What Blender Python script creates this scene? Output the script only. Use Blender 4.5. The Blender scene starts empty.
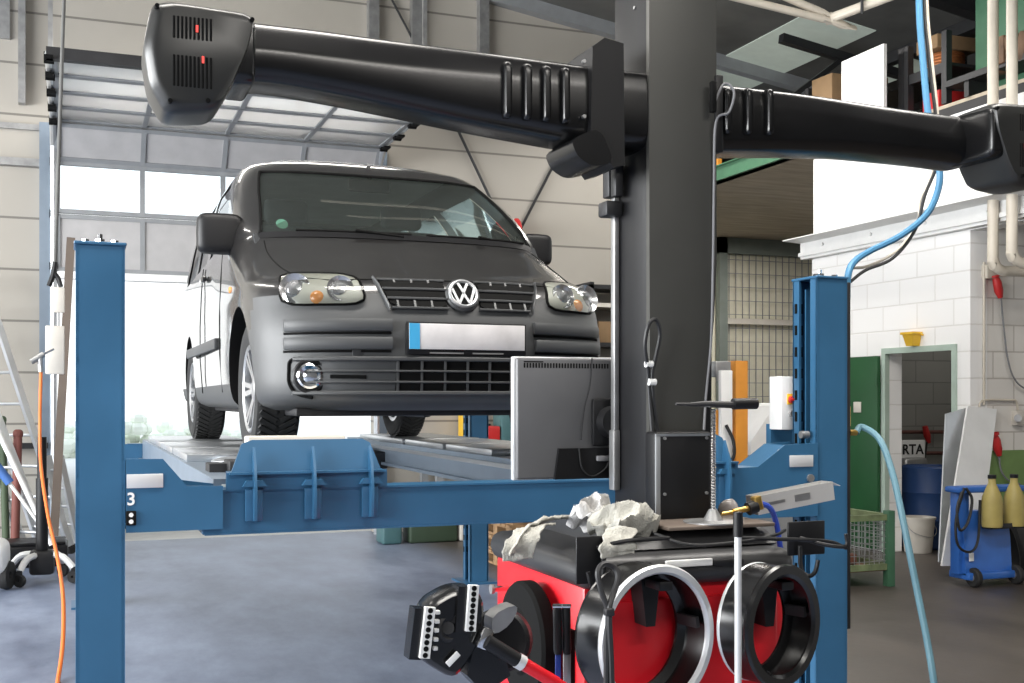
import bpy, bmesh, math, random
from mathutils import Vector, Matrix, noise
random.seed(7)
S = bpy.context.scene
COL = S.collection
R = math.radians
pi = math.pi

# ------------------------------------------------------------------ camera, world, lights, exposure
F, HZ, TH, H = 1140.0, 400.0, R(21.1), 1.55      # focal length (px), horizon row, yaw, eye height
sT, cT = math.sin(TH), math.cos(TH)
cd = bpy.data.cameras.new('camera')
cam = bpy.data.objects.new('camera', cd); COL.objects.link(cam)
cd.sensor_width = 36.0
cd.lens = F / 1024 * 36.0
cd.shift_y = (HZ - 341.5) / 1024
cd.clip_end = 300
cam.location = (0, 0, H)
cam.rotation_euler = (R(90), 0, -TH)
S.camera = cam

w = bpy.data.worlds.new('world'); S.world = w
w.use_nodes = True
wn = w.node_tree
bg = wn.nodes['Background']
tc = wn.nodes.new('ShaderNodeTexCoord'); sp = wn.nodes.new('ShaderNodeSeparateXYZ')
rp = wn.nodes.new('ShaderNodeValToRGB')
wn.links.new(tc.outputs['Generated'], sp.inputs[0])
wn.links.new(sp.outputs['Z'], rp.inputs[0])
rp.color_ramp.elements[0].position = 0.0; rp.color_ramp.elements[0].color = (0.95, 0.96, 0.95, 1)
rp.color_ramp.elements[1].position = 0.7; rp.color_ramp.elements[1].color = (0.80, 0.90, 1.0, 1)
wn.links.new(rp.outputs[0], bg.inputs['Color'])
bg.inputs['Strength'].default_value = 1.75

S.view_settings.view_transform = 'Standard'
S.view_settings.look = 'None'
S.view_settings.gamma = 1.0
S.view_settings.use_curve_mapping = False
S.view_settings.exposure = 0.0

def area(name, loc, sx, sy, power, rot=(0, 0, 0), col=(1, 0.96, 0.9)):
    l = bpy.data.lights.new(name, 'AREA'); l.shape = 'RECTANGLE'
    l.size = sx; l.size_y = sy; l.energy = power; l.color = col
    o = bpy.data.objects.new(name, l); COL.objects.link(o)
    o.location = loc; o.rotation_euler = rot
    return o
# unseen overhead fill lights added to brighten the hall, another added from the left
area('overhead_fill', (0.2, 3.3, 5.7), 3.2, 1.0, 260)  # this and the next added for the highlight along the camera arms
area('overhead_fill', (3.8, 3.3, 5.6), 3.2, 1.0, 260)
area('overhead_fill', (9.2, 9.4, 2.98), 0.3, 1.2, 7)  # added to brighten the storeroom
area('overhead_fill', (-2.5, 9.5, 5.6), 0.35, 4.0, 120)
area('overhead_fill', (6.6, 10.5, 5.5), 0.35, 4.0, 120)
area('overhead_fill', (2.0, -2.0, 5.4), 5.0, 0.35, 200, (R(25), 0, 0))  # added to brighten surfaces that face the camera
area('overhead_fill', (1.55, 11.3, 4.95), 3.0, 1.6, 150)  # added only to whiten the run-back door panels
area('overhead_fill', (10.0, 14.0, 4.25), 0.25, 3.0, 130)  # added to brighten the annex under the mezzanine
area('side_fill', (-8.6, 4.5, 2.9), 3.2, 13.0, 2850, (0, R(-90), 0), (0.97, 0.99, 1.0))  # unseen area light added to brighten the white right-hand wall

# ------------------------------------------------------------------ picking positions along sight lines
def rdir(px):
    t = (px - 512) / F
    return sT + t * cT, cT - t * sT
def onD(px, py, d):
    a, b = rdir(px); return Vector((a * d, b * d, H + (HZ - py) / F * d))
def onY(px, py, Y): return onD(px, py, Y / rdir(px)[1])
def onX(px, py, X): return onD(px, py, X / rdir(px)[0])
def onZ(px, py, Z): return onD(px, py, (Z - H) * F / (HZ - py))

# ------------------------------------------------------------------ materials
def mat(name, col, rough=0.5, metal=0.0, var=0.06, vs=6.0, bump=0.0, bs=60.0, coat=0.0, spec=0.5, emit=None, rv=0.0, alpha=None, stretch=None):
    m = bpy.data.materials.new(name); m.use_nodes = True
    nt = m.node_tree; b = nt.nodes['Principled BSDF']
    b.inputs['Roughness'].default_value = rough
    b.inputs['Metallic'].default_value = metal
    b.inputs['Coat Weight'].default_value = coat
    b.inputs['Specular IOR Level'].default_value = spec
    t = nt.nodes.new('ShaderNodeTexCoord')
    src = t.outputs['Object']
    if stretch:
        mp = nt.nodes.new('ShaderNodeMapping'); mp.inputs['Scale'].default_value = stretch
        nt.links.new(src, mp.inputs[0]); src = mp.outputs[0]
    n = nt.nodes.new('ShaderNodeTexNoise'); n.inputs['Scale'].default_value = vs; n.inputs['Detail'].default_value = 4
    nt.links.new(src, n.inputs['Vector'])
    r = nt.nodes.new('ShaderNodeValToRGB')
    r.color_ramp.elements[0].position = 0.3; r.color_ramp.elements[1].position = 0.7
    r.color_ramp.elements[0].color = tuple(max(0, c * (1 - var)) for c in col) + (1,)
    r.color_ramp.elements[1].color = tuple(min(1, c * (1 + var)) for c in col) + (1,)
    nt.links.new(n.outputs['Fac'], r.inputs[0]); nt.links.new(r.outputs[0], b.inputs['Base Color'])
    if rv:
        mr = nt.nodes.new('ShaderNodeMapRange'); mr.inputs['To Min'].default_value = rough - rv; mr.inputs['To Max'].default_value = rough + rv
        nt.links.new(n.outputs['Fac'], mr.inputs[0]); nt.links.new(mr.outputs[0], b.inputs['Roughness'])
    if bump:
        n2 = nt.nodes.new('ShaderNodeTexNoise'); n2.inputs['Scale'].default_value = bs; n2.inputs['Detail'].default_value = 3
        nt.links.new(src, n2.inputs['Vector'])
        bp = nt.nodes.new('ShaderNodeBump'); bp.inputs['Strength'].default_value = bump; bp.inputs['Distance'].default_value = 0.01
        nt.links.new(n2.outputs['Fac'], bp.inputs['Height']); nt.links.new(bp.outputs[0], b.inputs['Normal'])
    if emit:
        b.inputs['Emission Color'].default_value = tuple(emit[:3]) + (1,); b.inputs['Emission Strength'].default_value = emit[3]
    return m

def glass(name, tint, refl=1.0, rough=0.02, ior=1.5, haze=0.0, hcol=(0.6, 0.7, 0.65), trans=0.0):
    m = bpy.data.materials.new(name); m.use_nodes = True
    nt = m.node_tree; nt.nodes.clear()
    out = nt.nodes.new('ShaderNodeOutputMaterial')
    tr = nt.nodes.new('ShaderNodeBsdfTransparent'); tr.inputs[0].default_value = tuple(tint) + (1,)
    gl = nt.nodes.new('ShaderNodeBsdfGlossy'); gl.inputs['Roughness'].default_value = rough
    fr = nt.nodes.new('ShaderNodeFresnel'); fr.inputs['IOR'].default_value = ior
    mx = nt.nodes.new('ShaderNodeMixShader')
    nt.links.new(fr.outputs[0], mx.inputs[0])
    base = tr.outputs[0]
    if haze:
        df = nt.nodes.new('ShaderNodeBsdfDiffuse'); df.inputs[0].default_value = tuple(hcol) + (1,)
        hz_out = df.outputs[0]
        if trans:
            tl = nt.nodes.new('ShaderNodeBsdfTranslucent'); tl.inputs[0].default_value = tuple(hcol) + (1,)
            m3 = nt.nodes.new('ShaderNodeMixShader'); m3.inputs[0].default_value = trans
            nt.links.new(df.outputs[0], m3.inputs[1]); nt.links.new(tl.outputs[0], m3.inputs[2]); hz_out = m3.outputs[0]
        m2 = nt.nodes.new('ShaderNodeMixShader'); m2.inputs[0].default_value = haze
        nt.links.new(base, m2.inputs[1]); nt.links.new(hz_out, m2.inputs[2]); base = m2.outputs[0]
    nt.links.new(base, mx.inputs[1]); nt.links.new(gl.outputs[0], mx.inputs[2])
    nt.links.new(mx.outputs[0], out.inputs[0])
    return m

def brickmat(name, c1, c2, mortar, axes, bw=0.5, bh=0.25, rough=0.75):
    m = bpy.data.materials.new(name); m.use_nodes = True
    nt = m.node_tree; b = nt.nodes['Principled BSDF']; b.inputs['Roughness'].default_value = rough
    t = nt.nodes.new('ShaderNodeTexCoord'); s = nt.nodes.new('ShaderNodeSeparateXYZ'); c = nt.nodes.new('ShaderNodeCombineXYZ')
    nt.links.new(t.outputs['Object'], s.inputs[0])
    nt.links.new(s.outputs[axes[0]], c.inputs[0]); nt.links.new(s.outputs[axes[1]], c.inputs[1])
    k = nt.nodes.new('ShaderNodeTexBrick')
    k.inputs['Scale'].default_value = 1; k.inputs['Brick Width'].default_value = bw; k.inputs['Row Height'].default_value = bh
    k.inputs['Mortar Size'].default_value = 0.008; k.inputs['Mortar Smooth'].default_value = 0.3
    k.inputs['Color1'].default_value = c1 + (1,); k.inputs['Color2'].default_value = c2 + (1,); k.inputs['Mortar'].default_value = mortar + (1,)
    nt.links.new(c.outputs[0], k.inputs['Vector']); nt.links.new(k.outputs['Color'], b.inputs['Base Color'])
    bp = nt.nodes.new('ShaderNodeBump'); bp.inputs['Strength'].default_value = 0.4; bp.inputs['Distance'].default_value = 0.01; bp.invert = True
    nt.links.new(k.outputs['Fac'], bp.inputs['Height']); nt.links.new(bp.outputs[0], b.inputs['Normal'])
    return m

M = {}
M['blue'] = mat('blue_enamel', (0.028, 0.108, 0.210), 0.38, var=0.10, vs=3, bump=0.04, bs=400, rv=0.06)
M['steelblue'] = mat('galvanised_blue_grey', (0.22, 0.27, 0.33), 0.4, 0.5)
M['black'] = mat('black_plastic', (0.007, 0.007, 0.008), 0.45, var=0.1, bump=0.05, bs=500, spec=0.35)
M['blackgloss'] = mat('black_gloss_paint', (0.005, 0.005, 0.0055), 0.25, var=0.08, spec=0.55, rv=0.03)
M['column'] = mat('satin_black_column', (0.075, 0.074, 0.068), 0.36, 0.35, var=0.08, vs=2, rv=0.05)
M['dark'] = mat('dark_void', (0.004, 0.004, 0.004), 0.8, spec=0.15)
M['rubber'] = mat('tyre_rubber', (0.016, 0.016, 0.016), 0.75, var=0.15, vs=20)
M['hose_black'] = mat('black_hose', (0.015, 0.015, 0.016), 0.5)
M['paint'] = mat('dark_grey_car_paint', (0.0125, 0.0118, 0.012), 0.34, 0.0, var=0.05, vs=2, coat=1.0, spec=0.4)
M['bumper'] = mat('grey_bumper_plastic', (0.058, 0.060, 0.062), 0.45, var=0.04, bump=0.03, bs=600)
M['chrome'] = mat('chrome', (0.75, 0.75, 0.76), 0.12, 1.0, var=0.03)
M['alloy'] = mat('alloy_silver', (0.62, 0.63, 0.65), 0.3, 0.9, var=0.04)
M['silver'] = mat('silver_enamel', (0.68, 0.69, 0.70), 0.3, 0.35, var=0.05)
M['lid'] = mat('charcoal_lid_plastic', (0.028, 0.028, 0.029), 0.42, var=0.08, bump=0.05, bs=400)
M['cartonpale'] = mat('pale_carton', (0.50, 0.49, 0.47), 0.6)
M['reflector'] = mat('lamp_reflector', (0.55, 0.55, 0.56), 0.22, 0.85, var=0.03)
M['pod'] = mat('satin_pod_plastic', (0.022, 0.022, 0.021), 0.34, var=0.06)
M['pipegrey'] = mat('dull_grey_pipe', (0.12, 0.12, 0.115), 0.6)
M['doorpanel'] = mat('door_panel_grey', (0.40, 0.39, 0.39), 0.5)
M['bingreen'] = mat('olive_bin', (0.035, 0.06, 0.035), 0.6)
M['lamp'] = mat('headlamp_housing', (0.33, 0.33, 0.29), 0.35, var=0.05)
M['grey'] = mat('grey_plastic', (0.19, 0.19, 0.20), 0.5)
M['monitor'] = mat('monitor_grey', (0.135, 0.135, 0.14), 0.42, 0.2, var=0.05)
M['galv'] = mat('galvanised_steel', (0.36, 0.36, 0.36), 0.42, 0.75, var=0.15, vs=12)
M['greysteel'] = mat('grey_painted_steel', (0.25, 0.26, 0.27), 0.5, 0.1, var=0.08)
M['darksteel'] = mat('dark_steel', (0.030, 0.030, 0.032), 0.5, 0.4, var=0.15)
M['white'] = mat('white_enamel', (0.78, 0.78, 0.77), 0.45, var=0.04)
M['cream'] = mat('cream_pipe', (0.62, 0.56, 0.47), 0.45, var=0.08)
M['red'] = mat('red_enamel', (0.60, 0.008, 0.016), 0.32, var=0.08, vs=3, rv=0.05)
M['redp'] = mat('red_plastic', (0.50, 0.02, 0.02), 0.45)
M['orange'] = mat('orange_hose', (0.75, 0.17, 0.03), 0.5)
M['yellow'] = mat('yellow_plastic', (0.80, 0.48, 0.03), 0.45)
M['ochre'] = mat('ochre_paint', (0.62, 0.25, 0.03), 0.5, var=0.12)
M['paleyellow'] = mat('pale_yellow_bottle', (0.42, 0.34, 0.11), 0.5, var=0.12)
M['green'] = mat('green_door_paint', (0.010, 0.075, 0.022), 0.42, var=0.12, vs=2)
M['greenb'] = mat('green_beam_paint', (0.055, 0.15, 0.085), 0.5, var=0.12)
M['greenw'] = mat('green_wainscot', (0.16, 0.26, 0.08), 0.6, var=0.1)
M['cyan'] = mat('blue_air_hose', (0.05, 0.18, 0.32), 0.45)
M['aqua'] = mat('aqua_air_hose', (0.10, 0.21, 0.26), 0.45)
M['wood'] = mat('pallet_wood', (0.36, 0.22, 0.11), 0.75, var=0.3, vs=10, bump=0.2)
M['card'] = mat('cardboard', (0.24, 0.15, 0.075), 0.8, var=0.1)
M['copper'] = mat('copper_coil', (0.42, 0.16, 0.06), 0.4, 0.7, var=0.15)
M['cloth'] = mat('pale_rag_cloth', (0.40, 0.39, 0.35), 0.95, var=0.12, vs=14, bump=0.5, bs=180)
M['cloth2'] = mat('white_rag_cloth', (0.58, 0.57, 0.56), 0.95, var=0.08, vs=14, bump=0.5, bs=180)
M['clear'] = glass('clear_lens', (0.93, 0.95, 0.95), ior=1.45)
M['windscreen'] = glass('windscreen_glass', (0.72, 0.82, 0.77), ior=1.5, haze=0.03)
M['sideglass'] = glass('side_glass', (0.45, 0.5, 0.5), ior=2.1)
M['doorpane'] = glass('door_acrylic', (0.85, 0.88, 0.90), ior=2.3, rough=0.10, haze=0.8, hcol=(0.95, 0.95, 0.95), trans=0.85)
M['doorwin'] = glass('door_window', (0.95, 0.97, 0.98), ior=1.3)
M['amber'] = mat('amber_lens', (0.75, 0.32, 0.10), 0.25, coat=0.5)
M['plate'] = mat('number_plate', (0.62, 0.60, 0.60), 0.4, var=0.13, vs=9)
M['plateblue'] = mat('plate_blue', (0.06, 0.38, 0.68), 0.4)
M['seat'] = mat('seat_cloth', (0.03, 0.032, 0.035), 0.9)
M['lining'] = mat('headlining', (0.40, 0.45, 0.41), 0.9)
M['brass'] = mat('brass', (0.65, 0.42, 0.12), 0.3, 0.9)
M['bluebin'] = mat('blue_trolley_paint', (0.03, 0.13, 0.46), 0.4, var=0.1)
M['barrel'] = mat('blue_barrel', (0.015, 0.05, 0.16), 0.5)
M['led'] = mat('red_led', (0.9, 0.05, 0.04), 0.4, emit=(1, 0.12, 0.10, 0.5))
M['tan'] = mat('tan_tray', (0.13, 0.10, 0.08), 0.6)
M['beige'] = mat('beige_steel', (0.62, 0.58, 0.52), 0.5)
M['teal'] = mat('teal_steel', (0.06, 0.14, 0.15), 0.5)
M['skylight'] = mat('skylight_sheet', (0.55, 0.60, 0.55), 0.6)
M['alu'] = mat('aluminium', (0.62, 0.64, 0.66), 0.32, 0.85, var=0.06)
M['text'] = mat('black_lettering', (0.01, 0.01, 0.012), 0.6)
M['leaf'] = mat('hedge_leaf', (0.12, 0.24, 0.06), 0.8, var=0.4, vs=12)
M['ground'] = mat('outdoor_paving', (0.72, 0.72, 0.70), 0.9, var=0.06)  # paving made paler in place of sunlight

# ------------------------------------------------------------------ mesh helper
ROOTLOC = {}
def basis(d):
    d = d.normalized()
    up = Vector((0, 0, 1)) if abs(d.z) < 0.95 else Vector((1, 0, 0))
    a = d.cross(up).normalized(); b = a.cross(d).normalized()
    return a, b
def catmull(pts, n=8):
    P = [Vector(p) for p in pts]
    if len(P) < 3: return P
    out = []
    for i in range(len(P) - 1):
        p0 = P[i - 1] if i else P[0] * 2 - P[1]
        p1, p2 = P[i], P[i + 1]
        p3 = P[i + 2] if i + 2 < len(P) else P[-1] * 2 - P[-2]
        for k in range(n):
            t = k / n
            out.append(0.5 * ((2 * p1) + (-p0 + p2) * t + (2 * p0 - 5 * p1 + 4 * p2 - p3) * t * t + (-p0 + 3 * p1 - 3 * p2 + p3) * t ** 3))
    out.append(P[-1])
    return out

class MB:
    def __init__(s, T=None):
        s.bm = bmesh.new(); s.T = T or Matrix.Identity(4); s.mi = 0
    def _f(s, vs):
        try:
            f = s.bm.faces.new(vs); f.material_index = s.mi; return f
        except ValueError:
            return None
    def rings(s, rings, closed=True, cap=True):
        V = [[s.bm.verts.new(p) for p in r] for r in rings]
        n = len(V[0])
        for a, b in zip(V, V[1:]):
            for i in range(n if closed else n - 1):
                j = (i + 1) % n
                s._f((a[i], a[j], b[j], b[i]))
        if cap and closed:
            s._f(list(reversed(V[0]))); s._f(V[-1])
        return V
    def box(s, c, size, rot=None, bev=0.0, seg=2):
        hx, hy, hz = size[0] / 2, size[1] / 2, size[2] / 2
        m = Matrix.Translation(Vector(c)) @ (rot.to_4x4() if rot else Matrix.Identity(4))
        vs = [s.bm.verts.new(m @ Vector((x, y, z))) for x in (-hx, hx) for y in (-hy, hy) for z in (-hz, hz)]
        fs = [s._f([vs[i] for i in q]) for q in ((0, 1, 3, 2), (4, 6, 7, 5), (0, 4, 5, 1), (2, 3, 7, 6), (0, 2, 6, 4), (1, 5, 7, 3))]
        if bev > 0:
            es = list({e for f in fs for e in f.edges})
            r = bmesh.ops.bevel(s.bm, geom=es, offset=min(bev, 0.45 * min(size)), segments=seg, affect='EDGES', profile=0.5)
            for f in r['faces']: f.material_index = s.mi
        return s
    def bx(s, x0, x1, y0, y1, z0, z1, bev=0.0, seg=2):
        return s.box(((x0 + x1) / 2, (y0 + y1) / 2, (z0 + z1) / 2), (abs(x1 - x0), abs(y1 - y0), abs(z1 - z0)), None, bev, seg)
    def cyl(s, p0, p1, r0, r1=None, n=16, cap=True):
        p0, p1 = Vector(p0), Vector(p1); r1 = r0 if r1 is None else r1
        a, b = basis(p1 - p0)
        s.rings([[p + (a * math.cos(2 * pi * i / n) + b * math.sin(2 * pi * i / n)) * r for i in range(n)] for p, r in ((p0, r0), (p1, r1))], True, cap)
        return s
    def tube(s, pts, r, n=8, smooth=0):
        P = catmull(pts, smooth) if smooth else [Vector(p) for p in pts]
        rr = []
        d = (P[1] - P[0]).normalized(); a, _ = basis(d)
        for i, p in enumerate(P):
            if i == 0: t = P[1] - P[0]
            elif i == len(P) - 1: t = P[-1] - P[-2]
            else: t = (P[i + 1] - P[i]).normalized() + (P[i] - P[i - 1]).normalized()
            t = t.normalized()
            a = (a - t * a.dot(t))
            if a.length < 1e-5: a = basis(t)[0]
            a.normalize(); b = t.cross(a)
            rad = r[i] if isinstance(r, (list, tuple)) else r
            rr.append([p + (a * math.cos(2 * pi * k / n) + b * math.sin(2 * pi * k / n)) * rad for k in range(n)])
        s.rings(rr); return s
    def bar(s, p0, p1, wa, wb, up=None):
        p0, p1 = Vector(p0), Vector(p1); d = (p1 - p0).normalized()
        if up is None: a, b = basis(d)
        else:
            b = Vector(up); b = (b - d * b.dot(d)).normalized(); a = d.cross(b)
        s.rings([[p + a * x * wa / 2 + b * y * wb / 2 for x, y in ((-1, -1), (1, -1), (1, 1), (-1, 1))] for p in (p0, p1)])
        return s
    def lathe(s, prof, o, d, n=32, cap=True):
        o = Vector(o); d = Vector(d).normalized(); a, b = basis(d)
        s.rings([[o + d * h + (a * math.cos(2 * pi * i / n) + b * math.sin(2 * pi * i / n)) * max(r, 1e-4) for i in range(n)] for r, h in prof], True, cap)
        return s
    def lathe_closed(s, prof, o, d, n=48):
        # profile loop (closed section) revolved: a hoop
        o = Vector(o); d = Vector(d).normalized(); a, b = basis(d)
        V = [[s.bm.verts.new(o + d * h + (a * math.cos(2 * pi * i / n) + b * math.sin(2 * pi * i / n)) * r) for i in range(n)] for r, h in prof]
        m = len(V)
        for k in range(m):
            A, B = V[k], V[(k + 1) % m]
            for i in range(n):
                j = (i + 1) % n; s._f((A[i], A[j], B[j], B[i]))
        return s
    def torus(s, o, d, Rm, r, n=40, k=10):
        return s.lathe_closed([(Rm + r * math.cos(2 * pi * i / k), r * math.sin(2 * pi * i / k)) for i in range(k)], o, d, n)
    def prism(s, poly, fn, a, b):
        # poly of 2-D points mapped to 3-D by fn(p, t) for t=a and t=b
        s.rings([[Vector(fn(p, t)) for p in poly] for t in (a, b)])
        return s
    def sell(s, c, size, e1=0.4, e2=0.4, nu=28, nv=16, rot=None, jit=0.0, js=4.0):
        def sg(x, p): return math.copysign(abs(x) ** p, x)
        rr = []
        for j in range(1, nv):
            v = -pi / 2 + pi * j / nv
            row = []
            for i in range(nu):
                u = 2 * pi * i / nu
                p = Vector((size[0] / 2 * sg(math.cos(v), e1) * sg(math.cos(u), e2), size[1] / 2 * sg(math.cos(v), e1) * sg(math.sin(u), e2), size[2] / 2 * sg(math.sin(v), e1)))
                if jit:
                    q = noise.noise_vector((p + Vector(c)) * js)
                    p = p + Vector(q) * jit
                if rot: p = rot @ p
                row.append(p + Vector(c))
            rr.append(row)
        s.rings(rr); return s
    def grid(s, P, closed_u=False):
        V = [[s.bm.verts.new(p) for p in r] for r in P]
        for a, b in zip(V, V[1:]):
            n = len(a)
            for i in range(n if closed_u else n - 1):
                j = (i + 1) % n; s._f((a[i], a[j], b[j], b[i]))
        return V
    def each(s, name, m, parent=None, ang=32):
        # every loose piece becomes an object of its own
        bmesh.ops.recalc_face_normals(s.bm, faces=s.bm.faces[:])
        seen = set(); out = []
        s.bm.verts.ensure_lookup_table()
        for v in s.bm.verts:
            if v in seen: continue
            st = [v]; isl = []
            seen.add(v)
            while st:
                a = st.pop(); isl.append(a)
                for e in a.link_edges:
                    o = e.other_vert(a)
                    if o not in seen: seen.add(o); st.append(o)
            n = MB(s.T); mp = {a: n.bm.verts.new(a.co) for a in isl}
            for f in {f for a in isl for f in a.link_faces}:
                nf = n.bm.faces.new([mp[a] for a in f.verts]); nf.material_index = f.material_index
            out.append(n.build(name, m, parent, ang, False))
        s.bm.free()
        return out
    def build(s, name, m, parent=None, ang=32, recalc=True, solid=0.0):
        if recalc: bmesh.ops.recalc_face_normals(s.bm, faces=s.bm.faces[:])
        off = Vector((0, 0, 0))
        if parent is not None: off = ROOTLOC.get(parent.name, Vector((0, 0, 0)))
        s.bm.transform(s.T)
        bmesh.ops.translate(s.bm, verts=s.bm.verts[:], vec=-off)
        for f in s.bm.faces: f.smooth = True
        lim = R(ang)
        for e in s.bm.edges:
            if len(e.link_faces) == 2 and e.calc_face_angle(0) > lim: e.smooth = False
        me = bpy.data.meshes.new(name); s.bm.to_mesh(me); s.bm.free()
        o = bpy.data.objects.new(name, me); COL.objects.link(o)
        for k in (m if isinstance(m, (list, tuple)) else [m]): me.materials.append(k)
        if parent is not None:
            o.parent = parent; ROOTLOC[o.name] = off
        if solid:
            md = o.modifiers.new('solid', 'SOLIDIFY'); md.thickness = solid; md.offset = 0
        return o

def tag(o, label, cat, group=None, kind=None):
    o['label'] = label; o['category'] = cat
    if group: o['group'] = group
    if kind: o['kind'] = kind
    return o
def thing(name, label, cat, loc=(0, 0, 0), group=None):
    o = bpy.data.objects.new(name, None); COL.objects.link(o); o.location = loc
    o.empty_display_size = 0.1
    ROOTLOC[o.name] = Vector(loc)
    return tag(o, label, cat, group)
def lettering(name, txt, size, loc, rot, m, parent):
    cu = bpy.data.curves.new(name, 'FONT'); cu.body = txt; cu.size = size; cu.extrude = .0015; cu.offset = size * .02
    tx = bpy.data.objects.new('tmp_text', cu); COL.objects.link(tx)
    bpy.context.view_layer.update()
    mt = bpy.data.meshes.new_from_object(tx.evaluated_get(bpy.context.evaluated_depsgraph_get())); bpy.data.objects.remove(tx)
    lt = bpy.data.objects.new(name, mt); COL.objects.link(lt); mt.materials.clear(); mt.materials.append(m)
    lt.parent = parent; lt.location = Vector(loc) - ROOTLOC[parent.name]; lt.rotation_euler = rot
    return lt
def struct(o):
    o['kind'] = 'structure'; return o
def solo(mb, name, m, label, cat, loc=None, group=None, ang=32, solid=0.0):
    # a thing that is one mesh, its origin at its base
    if loc is not None:
        ROOTLOC['_tmp'] = Vector(loc)
        class P: name = '_tmp'
        bm = mb
        bmesh.ops.recalc_face_normals(bm.bm, faces=bm.bm.faces[:])
        bm.bm.transform(bm.T); bm.T = Matrix.Identity(4)
        bmesh.ops.translate(bm.bm, verts=bm.bm.verts[:], vec=-Vector(loc))
        o = bm.build(name, m, None, ang, False, solid); o.location = loc
    else:
        o = mb.build(name, m, None, ang, True, solid)
    return tag(o, label, cat, group)
def dup(root, loc, label=None, group=None, rotz=None):
    r = root.copy(); COL.objects.link(r); r.location = loc
    if label: r['label'] = label
    if group: r['group'] = group
    if rotz is not None: r.rotation_euler = (0, 0, rotz)
    for ch in list(root.children):
        c = ch.copy(); COL.objects.link(c); c.parent = r
        for g in ch.children:
            e = g.copy(); COL.objects.link(e); e.parent = c
    return r
def chaikin(poly, n=2, k=0.25):
    for _ in range(n):
        out = []
        for i in range(len(poly)):
            a, b = poly[i], poly[(i + 1) % len(poly)]
            out.append(tuple(a[j] * (1 - k) + b[j] * k for j in range(len(a))))
            out.append(tuple(a[j] * k + b[j] * (1 - k) for j in range(len(a))))
        poly = out
    return poly
def pchip(xs, ys):
    n = len(xs); h = [xs[i + 1] - xs[i] for i in range(n - 1)]; dl = [(ys[i + 1] - ys[i]) / h[i] for i in range(n - 1)]
    m = [dl[0]] + [0 if dl[i - 1] * dl[i] <= 0 else 2 * dl[i - 1] * dl[i] / (dl[i - 1] + dl[i]) for i in range(1, n - 1)] + [dl[-1]]
    def f(x):
        x = min(max(x, xs[0]), xs[-1])
        i = 0
        while i < n - 2 and x > xs[i + 1]: i += 1
        t = (x - xs[i]) / h[i]
        return ((1 + 2 * t) * (1 - t) ** 2 * ys[i] + t * (1 - t) ** 2 * h[i] * m[i] + t * t * (3 - 2 * t) * ys[i + 1] + t * t * (t - 1) * h[i] * m[i + 1])
    return f

# ------------------------------------------------------------------ the setting
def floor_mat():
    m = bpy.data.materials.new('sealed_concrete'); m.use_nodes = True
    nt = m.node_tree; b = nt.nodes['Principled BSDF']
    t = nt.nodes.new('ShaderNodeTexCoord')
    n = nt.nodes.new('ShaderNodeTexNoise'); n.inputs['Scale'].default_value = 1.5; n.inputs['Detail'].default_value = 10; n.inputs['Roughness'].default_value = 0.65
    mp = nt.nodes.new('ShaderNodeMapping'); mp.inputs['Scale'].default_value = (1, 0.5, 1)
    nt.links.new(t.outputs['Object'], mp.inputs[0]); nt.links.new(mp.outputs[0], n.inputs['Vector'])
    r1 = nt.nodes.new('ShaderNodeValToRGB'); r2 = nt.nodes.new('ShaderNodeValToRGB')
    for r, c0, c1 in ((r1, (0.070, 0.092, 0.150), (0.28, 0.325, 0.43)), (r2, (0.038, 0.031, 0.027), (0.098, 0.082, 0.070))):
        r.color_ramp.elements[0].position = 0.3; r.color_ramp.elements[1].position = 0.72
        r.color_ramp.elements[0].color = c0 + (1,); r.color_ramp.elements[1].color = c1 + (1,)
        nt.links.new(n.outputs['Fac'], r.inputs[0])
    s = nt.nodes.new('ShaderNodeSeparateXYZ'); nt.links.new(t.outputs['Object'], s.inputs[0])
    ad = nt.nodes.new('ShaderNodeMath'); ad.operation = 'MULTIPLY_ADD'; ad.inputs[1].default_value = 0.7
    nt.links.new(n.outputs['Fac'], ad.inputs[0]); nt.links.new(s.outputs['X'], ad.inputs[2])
    mr = nt.nodes.new('ShaderNodeMapRange'); mr.inputs['From Min'].default_value = 3.55; mr.inputs['From Max'].default_value = 4.1  # cool daylight tint painted into the bay floor, warm brown beyond
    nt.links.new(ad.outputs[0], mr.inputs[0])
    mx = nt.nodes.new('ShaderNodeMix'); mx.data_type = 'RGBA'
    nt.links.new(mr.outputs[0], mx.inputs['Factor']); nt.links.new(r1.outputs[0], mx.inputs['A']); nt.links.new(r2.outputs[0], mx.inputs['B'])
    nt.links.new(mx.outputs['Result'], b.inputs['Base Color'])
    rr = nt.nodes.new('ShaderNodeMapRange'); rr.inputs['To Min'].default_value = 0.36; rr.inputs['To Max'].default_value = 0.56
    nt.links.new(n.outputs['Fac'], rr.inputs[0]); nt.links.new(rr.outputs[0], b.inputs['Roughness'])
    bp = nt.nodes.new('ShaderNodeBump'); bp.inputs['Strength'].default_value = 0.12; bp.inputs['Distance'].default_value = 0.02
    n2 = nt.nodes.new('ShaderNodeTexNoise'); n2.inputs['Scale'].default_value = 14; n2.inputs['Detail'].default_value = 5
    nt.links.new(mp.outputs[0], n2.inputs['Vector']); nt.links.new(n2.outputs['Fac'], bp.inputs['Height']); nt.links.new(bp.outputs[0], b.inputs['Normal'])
    return m
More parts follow.
